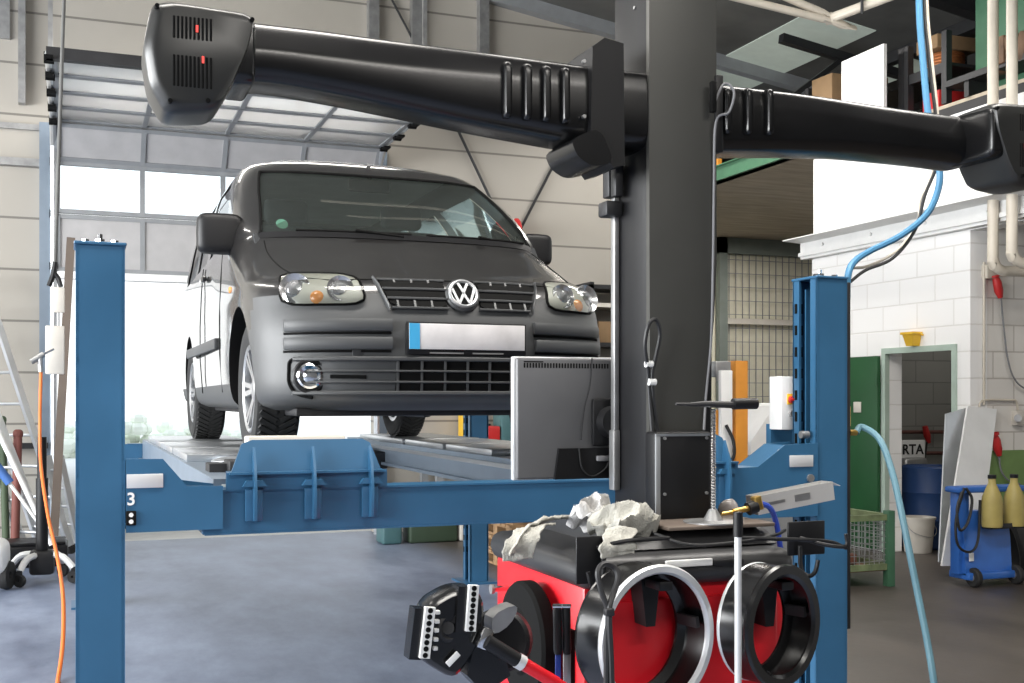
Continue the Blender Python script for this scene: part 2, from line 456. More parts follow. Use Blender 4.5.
def panel_mat(name, col, period, phase, wid=0.012, dark=0.45):
    m = bpy.data.materials.new(name); m.use_nodes = True
    nt = m.node_tree; b = nt.nodes['Principled BSDF']; b.inputs['Roughness'].default_value = 0.55
    t = nt.nodes.new('ShaderNodeTexCoord'); s = nt.nodes.new('ShaderNodeSeparateXYZ'); nt.links.new(t.outputs['Object'], s.inputs[0])
    a = nt.nodes.new('ShaderNodeMath'); a.operation = 'SUBTRACT'; a.inputs[1].default_value = phase
    nt.links.new(s.outputs['Z'], a.inputs[0])
    d = nt.nodes.new('ShaderNodeMath'); d.operation = 'PINGPONG'; d.inputs[1].default_value = period / 2
    nt.links.new(a.outputs[0], d.inputs[0])
    l = nt.nodes.new('ShaderNodeMath'); l.operation = 'LESS_THAN'; l.inputs[1].default_value = wid
    nt.links.new(d.outputs[0], l.inputs[0])
    n = nt.nodes.new('ShaderNodeTexNoise'); n.inputs['Scale'].default_value = 1.2; n.inputs['Detail'].default_value = 5
    nt.links.new(t.outputs['Object'], n.inputs['Vector'])
    r = nt.nodes.new('ShaderNodeValToRGB')
    r.color_ramp.elements[0].color = tuple(c * 0.93 for c in col) + (1,); r.color_ramp.elements[1].color = tuple(min(1, c * 1.05) for c in col) + (1,)
    nt.links.new(n.outputs['Fac'], r.inputs[0])
    mx = nt.nodes.new('ShaderNodeMix'); mx.data_type = 'RGBA'
    nt.links.new(l.outputs[0], mx.inputs['Factor']); nt.links.new(r.outputs[0], mx.inputs['A']); mx.inputs['B'].default_value = tuple(c * dark for c in col) + (1,)
    nt.links.new(mx.outputs['Result'], b.inputs['Base Color'])
    return m
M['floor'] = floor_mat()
M['darkwall'] = mat('dark_grey_rear_hall', (0.10, 0.10, 0.10), 0.8)
M['panelwall'] = panel_mat('sandwich_panel_wall', (0.36, 0.335, 0.295), 0.54, 0.22)
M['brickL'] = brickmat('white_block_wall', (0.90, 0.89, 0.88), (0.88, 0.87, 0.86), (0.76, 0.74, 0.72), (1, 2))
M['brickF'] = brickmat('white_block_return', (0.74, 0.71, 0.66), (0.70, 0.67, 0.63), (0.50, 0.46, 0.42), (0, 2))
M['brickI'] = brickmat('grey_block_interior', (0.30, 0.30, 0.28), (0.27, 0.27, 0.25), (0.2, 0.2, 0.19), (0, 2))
M['plank'] = panel_mat('deck_underside', (0.28, 0.25, 0.20), 0.6, 0.0)
M['plank'] = mat('deck_underside_boards', (0.40, 0.34, 0.26), 0.8, var=0.18, vs=3, stretch=(0.5, 3, 1))
M['roof'] = mat('roof_sheet', (0.10, 0.10, 0.095), 0.7, var=0.2, vs=2)
M['creamwall'] = mat('cream_rear_wall', (0.74, 0.71, 0.58), 0.7, var=0.06)

YW = 13.0
DX0, DX1, DZ = -0.20, 3.30, 4.36      # garage-door opening
def roofz(x): return 6.46 - 0.145 * (x - 5.09)
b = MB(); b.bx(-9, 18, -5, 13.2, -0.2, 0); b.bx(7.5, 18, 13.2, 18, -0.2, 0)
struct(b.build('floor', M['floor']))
b = MB(); b.bx(-40, 60, 13.2, 90, -0.25, -0.03)
o = b.build('ground', M['ground']); struct(o)
fnY = lambda p, t: (p[0], t, p[1])
b = MB()
for poly in ([(-9, 0), (DX0, 0), (DX0, roofz(DX0)), (-9, roofz(-9))],
             [(DX0, DZ), (DX1, DZ), (DX1, roofz(DX1)), (DX0, roofz(DX0))],
             [(DX1, 0), (7.73, 0), (7.73, roofz(7.73)), (DX1, roofz(DX1))]):
    b.prism(poly, fnY, YW, YW + 0.2)
struct(b.build('wall_back', M['panelwall']))
b = MB()
b.prism([(-9, roofz(-9)), (18, roofz(18)), (18, roofz(18) + .15), (-9, roofz(-9) + .15)], fnY, -5, 26)
struct(b.build('ceiling', M['roof']))
b = MB(); b.bx(-9, 18, -5.2, -5, 0, 8.3); struct(b.build('wall_front', M['darkwall']))
b = MB(); b.bx(-9.2, -9, -5, 13, 0, 1.1); b.bx(-9.2, -9, -5, 13, 4.7, roofz(-9)); struct(b.build('wall_left', M['panelwall']))
# roof steel
def trim(i, mb, m): return struct(mb.build('trim_%d' % i, m))
b = MB()
b.prism([(-9, roofz(-9) - .16), (18, roofz(18) - .16), (18, roofz(18)), (-9, roofz(-9))], fnY, YW - 0.14, YW - .002)
trim(1, b, M['greysteel'])
b = MB()
for y in (6.0, 9.5, 16.5, 20.0):
    b.prism([(7.9, roofz(7.9) - .30), (18, roofz(18) - .30), (18, roofz(18)), (7.9, roofz(7.9))], fnY, y - 0.08, y + .08)
trim(2, b, M['darksteel'])
b = MB()
for x in (9.4, 11.2, 13.0, 15.0):
    b.bx(x - .06, x + .06, 2, 26, roofz(x) - .16, roofz(x) - .02)
trim(3, b, M['darksteel'])
b = MB()
for x, y0 in ((8.4, 11.0), (10.1, 11.4), (13.0, 12.0), (13.9, 17.0)):
    if True:
        b.prism([(x - .45, roofz(x - .45) - .012), (x + .45, roofz(x + .45) - .012), (x + .45, roofz(x + .45) - .002), (x - .45, roofz(x - .45) - .002)], fnY, y0, y0 + 3.0)
o = b.build('window_1', mat('skylight_lit', (0.5, 0.56, 0.5), 0.6, emit=(0.55, 0.62, 0.55, 0.2))); struct(o)

b = MB(); yt = 11.4
zt = lambda x: roofz(x) - .25
zl_ = lambda x: roofz(x) - .95
b.bar((7.8, yt, zl_(7.8)), (17.5, yt, zl_(17.5)), .10, .10); b.bar((7.8, yt, zt(7.8)), (17.5, yt, zt(17.5)), .10, .10)
x = 7.9
while x < 17:
    b.bar((x, yt, zl_(x)), (x + .8, yt, zt(x + .8)), .06, .06); b.bar((x + .8, yt, zt(x + .8)), (x + 1.6, yt, zl_(x + 1.6)), .06, .06); x += 1.6
struct(b.build('trim_14', M['darksteel']))
# right-hand block building: lower wall with doorway, return wall, upper wall, crane beam
XR, YC, YF = 7.73, 8.29, 10.70
DY0, DY1, DH = 8.50, 9.46, 2.03
b = MB()
b.bx(XR, XR + .2, YC, DY0, 0, 3.12); b.bx(XR, XR + .2, DY1, YF, 0, 3.12); b.bx(XR, XR + .2, DY0, DY1, DH, 3.12)
struct(b.build('wall_right', M['brickL']))
b = MB(); b.bx(XR + .02, XR + .22, 3.0, YF, 3.12, 4.24)
struct(b.build('wall_right_upper', M['brickL']))
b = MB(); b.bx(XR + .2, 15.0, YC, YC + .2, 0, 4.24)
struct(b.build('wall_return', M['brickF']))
b = MB(); b.bx(XR + .2, 15, YC - .012, YC, 0.0, 1.08)
struct(b.build('baseboard_return', M['greenw']))
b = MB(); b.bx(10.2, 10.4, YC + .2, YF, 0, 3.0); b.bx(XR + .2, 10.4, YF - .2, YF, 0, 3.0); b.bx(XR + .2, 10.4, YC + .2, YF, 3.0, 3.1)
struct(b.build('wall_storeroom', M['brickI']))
b = MB(); b.bx(XR + .3, 18, 3.0, 17.2, 4.335, 4.46); b.bx(XR, XR + .3, YF, 17.2, 4.335, 4.46)
struct(b.build('ceiling_mezzanine', M['plank']))
b = MB(); b.bx(XR + .06, XR + .26, 3.0, YF, 4.24, 4.34)
trim(4, b, M['darksteel'])
b = MB()
b.prism([(7.42, 3.335), (7.74, 3.40), (7.74, 3.13), (7.66, 3.13), (7.66, 3.16), (7.63, 3.16), (7.63, 3.20), (7.66, 3.20), (7.66, 3.31), (7.42, 3.325)], lambda p, t: (p[0], t, p[1]), 3.0, YF + .12)
for k in range(9): b.cyl((7.655, 4.0 + k * .8, 3.255), (7.635, 4.0 + k * .8, 3.255), .018, n=8)
trim(5, b, M['white'])
b = MB(); b.bx(XR - .06, XR + .02, YF + .02, 17.2, 4.335, 4.53); b.bx(XR - .10, XR + .06, YF + .02, 17.2, 4.335, 4.35); b.bx(XR - .10, XR + .06, YF + .02, 17.2, 4.515, 4.53)
trim(6, b, M['greenb'])
b = MB(); b.bx(XR - .05, XR, 12.6, 17.2, 4.54, 4.72)
trim(7, b, M['ochre'])
b = MB(); b.bx(7.4, 18, 17.0, 17.2, 0, 4.335)
struct(b.build('wall_annex', M['creamwall']))
b = MB(); b.bx(17.8, 18, 3, 26, 0, roofz(17.9)); b.bx(7.4, 18, 25.8, 26, 4.4, roofz(7.4))
struct(b.build('wall_mezzanine', M['roof']))
b = MB(); b.bx(8.30, 8.36, 5.0, 8.83, 4.47, roofz(8.3) - .02)
struct(b.build('wall_partition', M['greenb']))
# storeroom door leaf, frame
d2 = struct(MB().bx(XR - .065, XR - .025, DY1 + .05, DY1 + .99, 0.02, 2.0, .004).build('door_2', M['green']))
f = MB()
f.prism([(DY0 - .045, 0), (DY0 + .012, 0), (DY0 + .012, DH - .012), (DY1 - .012, DH - .012), (DY1 - .012, 0), (DY1 + .045, 0), (DY1 + .045, DH + .045), (DY0 - .045, DH + .045)], lambda p, t: (t, p[0], p[1]), XR - .02, XR + .035)
struct(f.build('trim_8', mat('pale_green_frame', (0.42, 0.52, 0.45), 0.5)))
b = MB(); b.bx(XR - .075, XR - .066, DY1 + .30, DY1 + .42, 1.42, 1.53, .003); b.build('lock_plate', M['beige'], d2)
b = MB()
for z in (.3, 1.7): b.cyl((XR - .07, DY1 + .05, z), (XR - .07, DY1 + .05, z + .12), .015)
b.each('hinge', M['green'], d2)

# ---- sectional garage door, half run back along its tracks
gd = bpy.data.objects.new('door_1', None); COL.objects.link(gd); gd.location = (1.55, YW, 0); ROOTLOC['door_1'] = Vector((1.55, YW, 0)); struct(gd)
YD, ZT = 12.86, 4.42
bays = [DX0 + .06 + i * (DX1 - DX0 - .12) / 4 for i in range(5)]
def section(p0, p1, infill, mi=None, rails=0.045):
    # p0 lower edge (y,z), p1 upper edge; frame with four bays
    fr = MB(); pa = MB()
    a = Vector((0, p0[0], p0[1])); c = Vector((0, p1[0], p1[1])); n = (c - a).normalized(); up = Vector((1, 0, 0)).cross(n)
    X0, X1 = bays[0], bays[-1]
    for q in (a + n * rails / 2, c - n * rails / 2):
        fr.bar(Vector((X0, 0, 0)) + q, Vector((X1, 0, 0)) + q, rails, .05, up)
    for x in bays:
        fr.bar(Vector((x, 0, 0)) + a, Vector((x, 0, 0)) + c, .05, .052, up)
    pa.bar(Vector((X0, 0, 0)) + (a + c) / 2, Vector((X1, 0, 0)) + (a + c) / 2, (c - a).length - rails, .02, up)
    so = fr.build('door_section', M['greysteel'], gd)
    pa.build('section_infill', infill, so)
section((YD, 2.90), (YD, 3.50), M['doorpanel'])
section((YD, 3.51), (YD, 4.06), M['doorwin'])
section((YD - .01, 4.07), (YD - .30, 4.40), M['doorpanel'])
ys = [12.52, 11.94, 11.36, 10.78, 10.20]
y = 12.52
for k in range(4): section((ys[k], ZT), (ys[k + 1] + .012, ZT), M['doorpane'])
b = MB(); b.bx(bays[0], bays[-1], YD - .05, YD + .05, 2.82, 2.90, .01); b.build('bottom_rail', M['white'], gd)
b = MB(); b.bx(DX0, DX1, 10.12, 10.20, ZT - .06, ZT + .04); b.build('end_rail', M['darksteel'], gd)
for x in (DX0 + .02, DX1 - .02):
    t = MB()
    t.tube([(x, YD - .02, 0.0), (x, YD - .02, 3.9), (x, YD - .10, 4.2), (x, YD - .38, ZT), (x, 10.2, ZT)], .035, 8)
    t.build('track', M['alu'], gd)
    r = MB()
    for yy in ys[:-1] + [10.25]:
        r.cyl((x - .04, yy, ZT - .02), (x + .04, yy, ZT - .02), .05, n=12)
        r.box((x, yy - .12, ZT - .05), (.07, .12, .02))
    for zz in (2.95, 3.5, 4.05): r.cyl((x - .04, YD, zz), (x + .04, YD, zz), .045, n=12)
    r.each('roller', M['dark'], gd)
    h = MB(); h.bx(x - .02, x + .02, 10.9, 10.94, ZT, roofz(x) - .0); h.bx(x - .02, x + .02, 12.2, 12.24, ZT, ZT + .5)
    h.each('track_hanger', M['galv'], gd)
b = MB()
for x0, x1 in ((DX0 - .12, DX0), (DX1, DX1 + .12)): b.bx(x0, x1, YW - .10, YW, 0, DZ + .1)
trim(9, b, M['steelblue'])

# wall steelwork: wind bracing, columns, rails near the eaves
b = MB()
def onwall(px, py): return onY(px, py, YW - .05)
b.tube([onwall(425, 60), onwall(490, 198), onwall(500, 222)], .018)
b.tube([onwall(566, 141), onwall(520, 230)], .018)
b.tube([onwall(392, 0), onwall(412, 38)], .014)
trim(10, b, M['darksteel'])
b = MB()
for px in (373, 416, 483):
    p = onY(px, 60, YW - .06); b.bx(p.x - .06, p.x + .06, YW - .12, YW, 4.9, roofz(p.x) - .02)
p = onY(22, 60, YW - .06); b.bx(p.x - .035, p.x + .035, YW - .12, YW, 4.64, roofz(p.x) - .1)
b.bx(-5, DX0 - .02, YW - .05, YW, 4.38, 4.44); b.bx(-5, DX0 - .12, YW - .05, YW, 4.0, 4.08)
trim(11, b, M['galv'])
b = MB(); q0, q1 = onY(-60, -60, YW), onY(10, 40, YW)
b.bx(q0.x, q1.x, YW - .05, YW, q1.z, q0.z); struct(b.build('window_2', M['galv']))

# ------------------------------------------------------------------ four-post alignment lift
LX0, LX1, LY0, LY1 = 0.094, 3.215, 4.30, 9.10
ZR = 1.25
lift = thing('four_post_lift', 'blue four-post alignment lift carrying the dark grey van', 'car lift', ((LX0 + LX1) / 2, LY0, 0))
def post(x, y, facing, front):
    # C-channel post: open side faces `facing` (+1 right / -1 left), with base and cap plates
    b = MB(); wv, dp, ht = .165, .185, 2.10
    xo, xi = (x - facing * wv / 2, x + facing * wv / 2)
    y0, y1 = y - 0.0, y + dp
    t = .012
    xs = sorted((xo, xo + facing * t)); b.bx(xs[0], xs[1], y0, y1, 0, ht)
    for yy in (y0, y1 - t):
        b.bx(min(xo, xi), max(xo, xi), yy, yy + t, 0, ht, .003, 1)
    for ya, yb in ((y0, y0 + .05), (y1 - .05, y1)):
        xs = sorted((xi, xi - facing * t)); b.bx(xs[0], xs[1], ya, yb, 0, ht)
    p = b.build('post', M['blue'], lift)
    c = MB(); c.bx(x - wv / 2 - .006, x + wv / 2 + .006, y0 - .006, y1 + .006, ht, ht + .012, .003, 1); c.build('cap_plate', M['blue'], p)
    c = MB(); c.bx(x - .16, x + .16, y - .08, y1 + .08, 0, .015); c.build('base_plate', M['blue'], p)
    c = MB(); c.cyl((x, y + .09, ht + .012), (x, y + .09, ht + .05), .009, n=8); c.cyl((x, y + .09, ht + .02), (x, y + .09, ht + .032), .018, n=6)
    for sx in (-.05, .05): c.cyl((x + sx, y + .05, ht + .012), (x + sx, y + .05, ht + .024), .014, n=6)
    c.each('bolt', M['chrome'], p)
    s = MB(); s.bx(x - .012 + facing * .045, x + .012 + facing * .045, y + .118, y + .126, .1, 2.06)
    k = .25
    ladder = s.build('lock_ladder', M['blue'], p)
    h = MB()
    while k < 2.05:
        h.bx(xi - .03 if facing > 0 else xi - .004, xi + .004 if facing > 0 else xi + .03, y1 - .036, y1 - .020, k, k + .045); 
        k += .1
    h.build('lock_slot', M['dark'], p)
    return p
p1 = post(LX0, LY0, 1, 1); p2 = post(LX1, LY0, -1, 1); p3 = post(LX0 + .06, LY1, 1, 0); p4 = post(LX1, LY1, -1, 0)
b = MB(); b.bx(LX1 + .086, LX1 + .118, LY0 + .02, LY0 + .10, .5, 2.09, .004); b.build('cable_duct', M['darksteel'], p2)
b = MB(); b.cyl((LX1 + .118, LY0 + .03, 1.40), (LX1 + .155, LY0 + .03, 1.40), .014); b.cyl((LX1 + .118, LY0 + .03, 1.43), (LX1 + .118, LY0 + .03, 1.52), .006)
b.build('air_fitting', M['brass'], p2)
for yb in (LY0, LY1):
    front = yb == LY0
    yy = yb + .01
    b = MB(); b.bx(LX0 + .35 if front else LX0 + .1, LX1 - .30, yy, yy + .13, 1.055, 1.215, .004, 1)
    cb = b.build('crossbeam', M['blue'], lift)
    b = MB(); b.bx(LX0 + .3, LX1 - .3, yy - .006, yy + .136, 1.210, 1.218); b.bx(LX0 + .36, LX1 - .3, yy - .004, yy + .12, 1.052, 1.058); b.build('flange', M['blue'], cb)
    if front:
        # carriages at both ends
        ya = yy - .018
        def z_at(px, py): q = onY(px, py, ya); return (q.x, q.z)
        b = MB()
        b.prism([z_at(126, 459), z_at(163, 459), z_at(187, 486), z_at(223, 486), z_at(223, 529), z_at(126, 533)], fnY, ya, ya + .014)
        b.prism([z_at(126, 462), z_at(150, 462), z_at(160, 480), z_at(223, 487), z_at(223, 529), z_at(126, 531)], fnY, ya + .15, ya + .164)
        b.bx(z_at(126, 500)[0], z_at(223, 500)[0], ya + .01, ya + .155, 1.085, 1.095)
        cr = b.build('carriage', M['blue'], lift)
        b = MB(); q = z_at(142, 481); b.box((q[0] + .01, ya - .003, q[1]), (.125, .004, .05), None, .0015); b.build('rating_label', M['silver'], cr)
        b = MB(); q = z_at(131, 518); b.box((q[0], ya - .006, q[1]), (.035, .012, .052), None, .004); b.build('latch', M['dark'], cr)
        b = MB()
        for dz in (-.012, .012): b.cyl((q[0], ya - .014, q[1] + dz), (q[0], ya - .006, q[1] + dz), .008, n=12)
        b.each('latch_pin', M['white'], cr)
        q = z_at(126.5, 505); lettering('post_number', '3', .062, (q[0], ya - .003, q[1]), (R(90), 0, 0), M['white'], cr)
        b = MB()
        b.prism([z_at(716, 469), z_at(758, 467), z_at(785, 445), z_at(818, 443), z_at(818, 516), z_at(716, 520)], fnY, ya, ya + .014)
        b.prism([z_at(716, 469), z_at(758, 467), z_at(785, 445), z_at(810, 443), z_at(810, 516), z_at(716, 520)], fnY, ya + .15, ya + .164)
        b.bx(z_at(716, 469)[0], z_at(818, 469)[0], ya + .01, ya + .155, 1.07, 1.08)
        b.prism([z_at(716, 469), z_at(758, 467), z_at(758, 471), z_at(716, 473)], fnY, ya + .01, ya + .155)
        b.prism([z_at(758, 467), z_at(785, 445), z_at(786, 449), z_at(759, 471)], fnY, ya + .01, ya + .155)
        cr = b.build('carriage', M['blue'], lift)
        b = MB(); q = z_at(801, 461); b.box((q[0], ya - .003, q[1]), (.125, .004, .052), None, .0015); b.build('rating_label', M['silver'], cr)
        b = MB(); q = z_at(811, 435); b.cyl((q[0] - .02, ya + .05, q[1]), (q[0] + .02, ya + .05, q[1]), .017, n=16)
        q = z_at(810, 478); b.cyl((q[0], ya - .01, q[1]), (q[0], ya, q[1]), .018, n=10); b.each('roller', M['galv'], cr)
# runways
for k, (x0, x1) in enumerate(((0.50, 1.10), (2.08, 2.68))):
    b = MB(); y0, y1 = LY0 + .14, LY1 + .0
    b.bx(x0, x1, y0, y1, ZR - .02, ZR)
    for x in (x0, x1 - .03):
        b.bx(x, x + .03, y0, y1, 1.09, ZR - .02)
    b.bx(x0 - .03, x0, y0, y1, 1.09, 1.11); b.bx(x1, x1 + .03, y0, y1, 1.09, 1.11)
    rw = b.build('runway', M['steelblue'], lift)
    b = MB()
    for ya, yb in ((5.75, 6.55), (6.62, 7.45), (7.52, 8.75)): b.bx(x0 + .02, x1 - .02, ya, yb, ZR, ZR + .035, .004)
    b.each('slip_plate', M['alu'], rw)
    b = MB(); b.lathe([(.22, 0), (.22, .02), (.19, .03), (.0, .03)], ((x0 + x1) / 2 + .02, 5.42, ZR), (0, 0, 1), 40); b.build('turntable', M['alu'], rw)
    b = MB(); b.bx(x0 + .15, x1 - .06, 4.58, 4.70, ZR, ZR + .155, .006); b.build('filler_block', M['beige'], rw)
    b = MB(); b.bx(x0 + .1, x0 + .22, 4.75, 4.95, ZR, ZR + .05, .004); b.bx(x0 + .03, x0 + .12, 4.85, 5.0, ZR, ZR + .035); b.bx(x0 + .12, x1 - .1, 5.05, 5.10, ZR, ZR + .03)
    b.each('turntable_lock', M['darksteel'], rw)
    b = MB(); xi = x1 if k == 0 else x0
    b.bx(xi - .02, xi + .02, y0 + .1, y1 - .1, 1.20, 1.222); b.build('jack_rail', M['alu'], rw)
    # roll-off stop with ribs at the front end
    xa, xb = x0 + .07, x1 - .0
    yf = LY0 - .004
    b = MB()
    fn = lambda p, t: (p[0], t + (p[1] - ZR) * .18, p[1])
    b.prism([(xa - .02, ZR + .03), (xb + .02, ZR + .03), (xb - .02, ZR + .135), (xb - .05, ZR + .15), (xa + .06, ZR + .15), (xa + .02, ZR + .135)] if True else 0, fn, yf + .012, yf + .026)
    b.bx(xa - .03, xb + .03, yf - .02, yf + .10, ZR + .024, ZR + .032)
    b.bx(xa - .04, xb + .04, yf + .004, yf + .016, ZR - .035, ZR + .03)
    st = b.build('roll_off_stop', M['blue'], rw)
    for i in range(3):
        xr = xa + .06 + i * (xb - xa - .09) / 2
        b = MB()
        b.prism([(0, ZR + .125), (-.04, ZR + .05), (-.055, ZR - .05), (-.045, 1.105), (-.005, 1.10), (-.005, ZR), (.02, ZR + .03)], lambda p, t: (t, yf + p[0], p[1]), xr - .005, xr + .005)
        b.bx(xr - .032, xr + .032, yf - .008, yf + .004, 1.10, ZR - .03, .004)
        b.prism([(-.045, ZR - .02), (.045, ZR - .02), (.03, ZR + .002), (-.03, ZR + .002)], lambda p, t: (xr + p[0], t, p[1]), yf - .03, yf - .004)
        b.build('rib', M['blue'], st)
# jacking beam between the runways
b = MB(); b.bx(1.06, 2.10, 7.9, 8.3, 1.06, 1.18, .01); b.bx(1.3, 1.85, 7.95, 8.25, 1.18, 1.24, .01); b.build('jack_beam', M['darksteel'], lift)
# control box on the post by the wheel aligner
cb = MB(); q = onY(783, 403, LY0 + .26); cb.box((q.x, q.y, q.z + .0), (.085, .10, .25), None, .004)
cbo = cb.build('control_box', M['white'], lift)
b = MB(); b.box((q.x + .012, q.y - .053, q.z + .018), (.05, .006, .05), None, .002); b.build('switch_plate', M['yellow'], cbo)
b = MB(); b.cyl((q.x + .006, q.y - .055, q.z + .016), (q.x + .006, q.y - .075, q.z + .016), .017, n=18); b.box((q.x + .0, q.y - .08, q.z + .016), (.04, .016, .014), None, .003); b.build('main_switch', M['redp'], cbo)
b = MB(); b.cyl((q.x + .012, q.y - .05, q.z - .05), (q.x + .012, q.y - .065, q.z - .05), .016, n=18); b.build('key_switch', M['galv'], cbo)
b = MB(); b.bx(q.x - .04, q.x + .25, q.y + .04, q.y + .08, 1.0, q.z - .10); b.build('bracket', M['blue'], cbo)
# ------------------------------------------------------------------ the van
VX, VY, VZ = 1.567, 4.60, ZR + .04
VT = Matrix.Translation((VX, VY, VZ))
van = thing('van', 'dark grey compact delivery van raised on the blue lift, front towards us', 'van', (VX, VY + 2.2, VZ))
zk = [.215, .235, .265, .34, .46, .54, .60, .68, .735, .765, .785, .82, .88, .94, 1.00, 1.05, 1.10, 1.20, 1.30, 1.40, 1.50, 1.55, 1.585, 1.61, 1.64, 1.67, 1.69, 1.70, 1.705]
yk = [.12, .05, .015, 0, 0, .008, .02, .05, .075, .10, .14, .25, .42, .58, .73, .86, .94, 1.09, 1.25, 1.42, 1.59, 1.68, 1.76, 1.84, 1.94, 2.07, 2.2, 2.35, 2.5]
wk = [.972 * q for q in [.77, .82, .845, .86, .868, .87, .87, .87, .87, .869, .868, .866, .863, .860, .856, .85, .84, .82, .80, .775, .735, .705, .675, .63, .57, .48, .38, .26, .13]]
Dk = [.50, .54, .57, .60, .62, .62, .63, .64, .64, .65, .65, .66, .64, .64, .62, .56, .46, .42, .40, .40, .40, .40, .40, .38, .35, .30, .25, .2, .12]
nk = [2.3, 2.4, 2.45, 2.45, 2.45, 2.45, 2.45, 2.45, 2.45, 2.45, 2.45, 2.5, 2.6, 2.7, 2.8, 2.9, 3.2, 3.5, 3.6, 3.6, 3.6, 3.5, 3.4, 3.2, 3, 2.8, 2.6, 2.5, 2.4]
fy, fw, fD, fn_ = pchip(zk, yk), pchip(zk, wk), pchip(zk, Dk), pchip(zk, nk)
def rear_y(z): return 4.38 - max(0, z - 1.0) * .22 - max(0, z - 1.6) * 3.5 - max(0, .33 - z) * .5
def fry(x, z):
    W, n = fw(z), fn_(z); q = min(abs(x) / W, .999)
    return fy(z) + fD(z) * (1 - (1 - q ** n) ** (1 / n))
qs = [i * .045 for i in range(21)]                 # up to .90
ce = [.86, .72, .58, .46, .35, .25, .16, .08, 0]
vs_ = [i / 46 for i in range(1, 47)]
cr_ = [.12, .3, .5, .7, .85]
qr = [.86, .7, .5, .25, 0]
def outline(z):
    W, n, D, y0, y1, Dr = fw(z), fn_(z), fD(z), fy(z), rear_y(z), .22
    pts = [(q * W, y0 + D * (1 - (1 - q ** n) ** (1 / n))) for q in qs]
    c9 = (1 - .9 ** n) ** (1 / n)
    for c in ce:
        c *= c9; pts.append((W * (1 - c ** n) ** (1 / n), y0 + D * (1 - c)))
    a, e = y0 + D, y1 - Dr
    for v in vs_: pts.append((W * (1 - .06 * max(0, v - .25)), a + (e - a) * v))
    W *= .955
    for c in cr_: pts.append((W * (1 - c ** 3.5) ** (1 / 3.5), e + Dr * c))
    for q in qr:
        pts.append((W * q * (1 - .85 ** 3.5) ** (1 / 3.5) / .86 * .9, e + Dr * (.93 + .07 * (1 - q))))
    return pts
zs = [.215, .222, .235, .25, .265, .29, .315, .34, .37, .41, .46, .50, .54, .57, .60, .63, .655, .68, .71, .735, .75, .765, .775, .785, .80, .82, .85, .88, .91, .94, .97, 1.0, 1.025, 1.05, 1.075,
      1.10, 1.14, 1.18, 1.22, 1.26, 1.30, 1.34, 1.38, 1.42, 1.46, 1.50, 1.525, 1.55, 1.57, 1.585, 1.60, 1.61, 1.625, 1.64, 1.655, 1.67, 1.68, 1.69, 1.695, 1.70, 1.705]
bm = bmesh.new(); rows = []
for z in zs:
    h = outline(z)
    loop = [(x, y) for x, y in h] + [(-x, y) for x, y in reversed(h[1:-1])]
    rows.append([bm.verts.new((x, y, z)) for x, y in loop])
NH = len(outline(.5)); NC = len(rows[0])
nq, ne, nv = len(qs), len(ce), len(vs_)
for i in range(len(zs) - 1):
    zm = (zs[i] + zs[i + 1]) / 2
    for j in range(NC):
        k = (j + 1) % NC
        f = bm.faces.new((rows[i][j], rows[i][k], rows[i + 1][k], rows[i + 1][j]))
        hj = j if j < NH - 1 else NC - 1 - j          # half-index of the quad
        y = sum(v.co.y for v in f.verts) / 4
        mi = 0
        if zm < .70 and y < .50: mi = 1
        elif zm < .34: mi = 1
        if hj < nq - 2 and 1.075 < zm < 1.50: mi = 2
        elif nq + ne <= hj < nq + ne + nv and 1.075 < zm < 1.50:
            v = (hj - nq - ne + 1) / nv
            if .0 < v < .30 or .35 < v < .60 or .66 < v < .92: mi = 3
        elif hj >= NH - 5 and 1.10 < zm < 1.50: mi = 4
        f.material_index = mi
bm.faces.new(list(reversed(rows[0]))); f = bm.faces.new(rows[-1]); bm.faces[:][-2] if False else None
bmesh.ops.recalc_face_normals(bm, faces=bm.faces[:])
me = bpy.data.meshes.new('body'); bm.to_mesh(me); bm.free()
tmp = bpy.data.objects.new('tmp_body', me); COL.objects.link(tmp)
vm = [M['paint'], M['bumper'], M['windscreen'], M['sideglass'], M['sideglass'], M['dark']]
for k in vm: me.materials.append(k)
AX = ((.82, .37), (3.50, .37))
cb = MB(); cb.mi = 5
for y, r in AX:
    for sx in (-1, 1): cb.cyl((sx * .52, y, .325), (sx * 1.1, y, .325), r, n=56)
cut = cb.build('tmp_cut', vm)
bo = tmp.modifiers.new('b', 'BOOLEAN'); bo.operation = 'DIFFERENCE'; bo.object = cut; bo.solver = 'EXACT'
try: bo.material_mode = 'INDEX'
except Exception: pass
bpy.context.view_layer.update()
res = bpy.data.meshes.new_from_object(tmp.evaluated_get(bpy.context.evaluated_depsgraph_get()))
def split(idx, name, m, inset=0.0, parent=van, merge=False):
    bm = bmesh.new(); bm.from_mesh(res)
    bmesh.ops.delete(bm, geom=[f for f in bm.faces if f.material_index not in idx], context='FACES')
    if inset:
        bm.normal_update()
        for v in bm.verts: v.co -= v.normal * inset
    x = MB(VT); x.bm.free(); x.bm = bm
    for f in bm.faces:
        if not merge: f.material_index = 0
    return x.each(name, m, parent, 32) if idx == {3} else x.build(name, m, parent, 32, False)
body = split({0, 5}, 'body', [M['paint'], M['dark']], merge=True)
for p in body.data.polygons: p.material_index = 1 if p.material_index == 5 else 0
bumper = split({1}, 'bumper', M['bumper'])
wind = split({2}, 'windscreen', M['windscreen'], .006); wind['label'] = 'windscreen with faint green tint'
sidew = split({3}, 'side_window', M['sideglass'], .006)
rearw = split({4}, 'rear_window', M['sideglass'], .006)
bpy.data.objects.remove(tmp); bpy.data.objects.remove(cut)

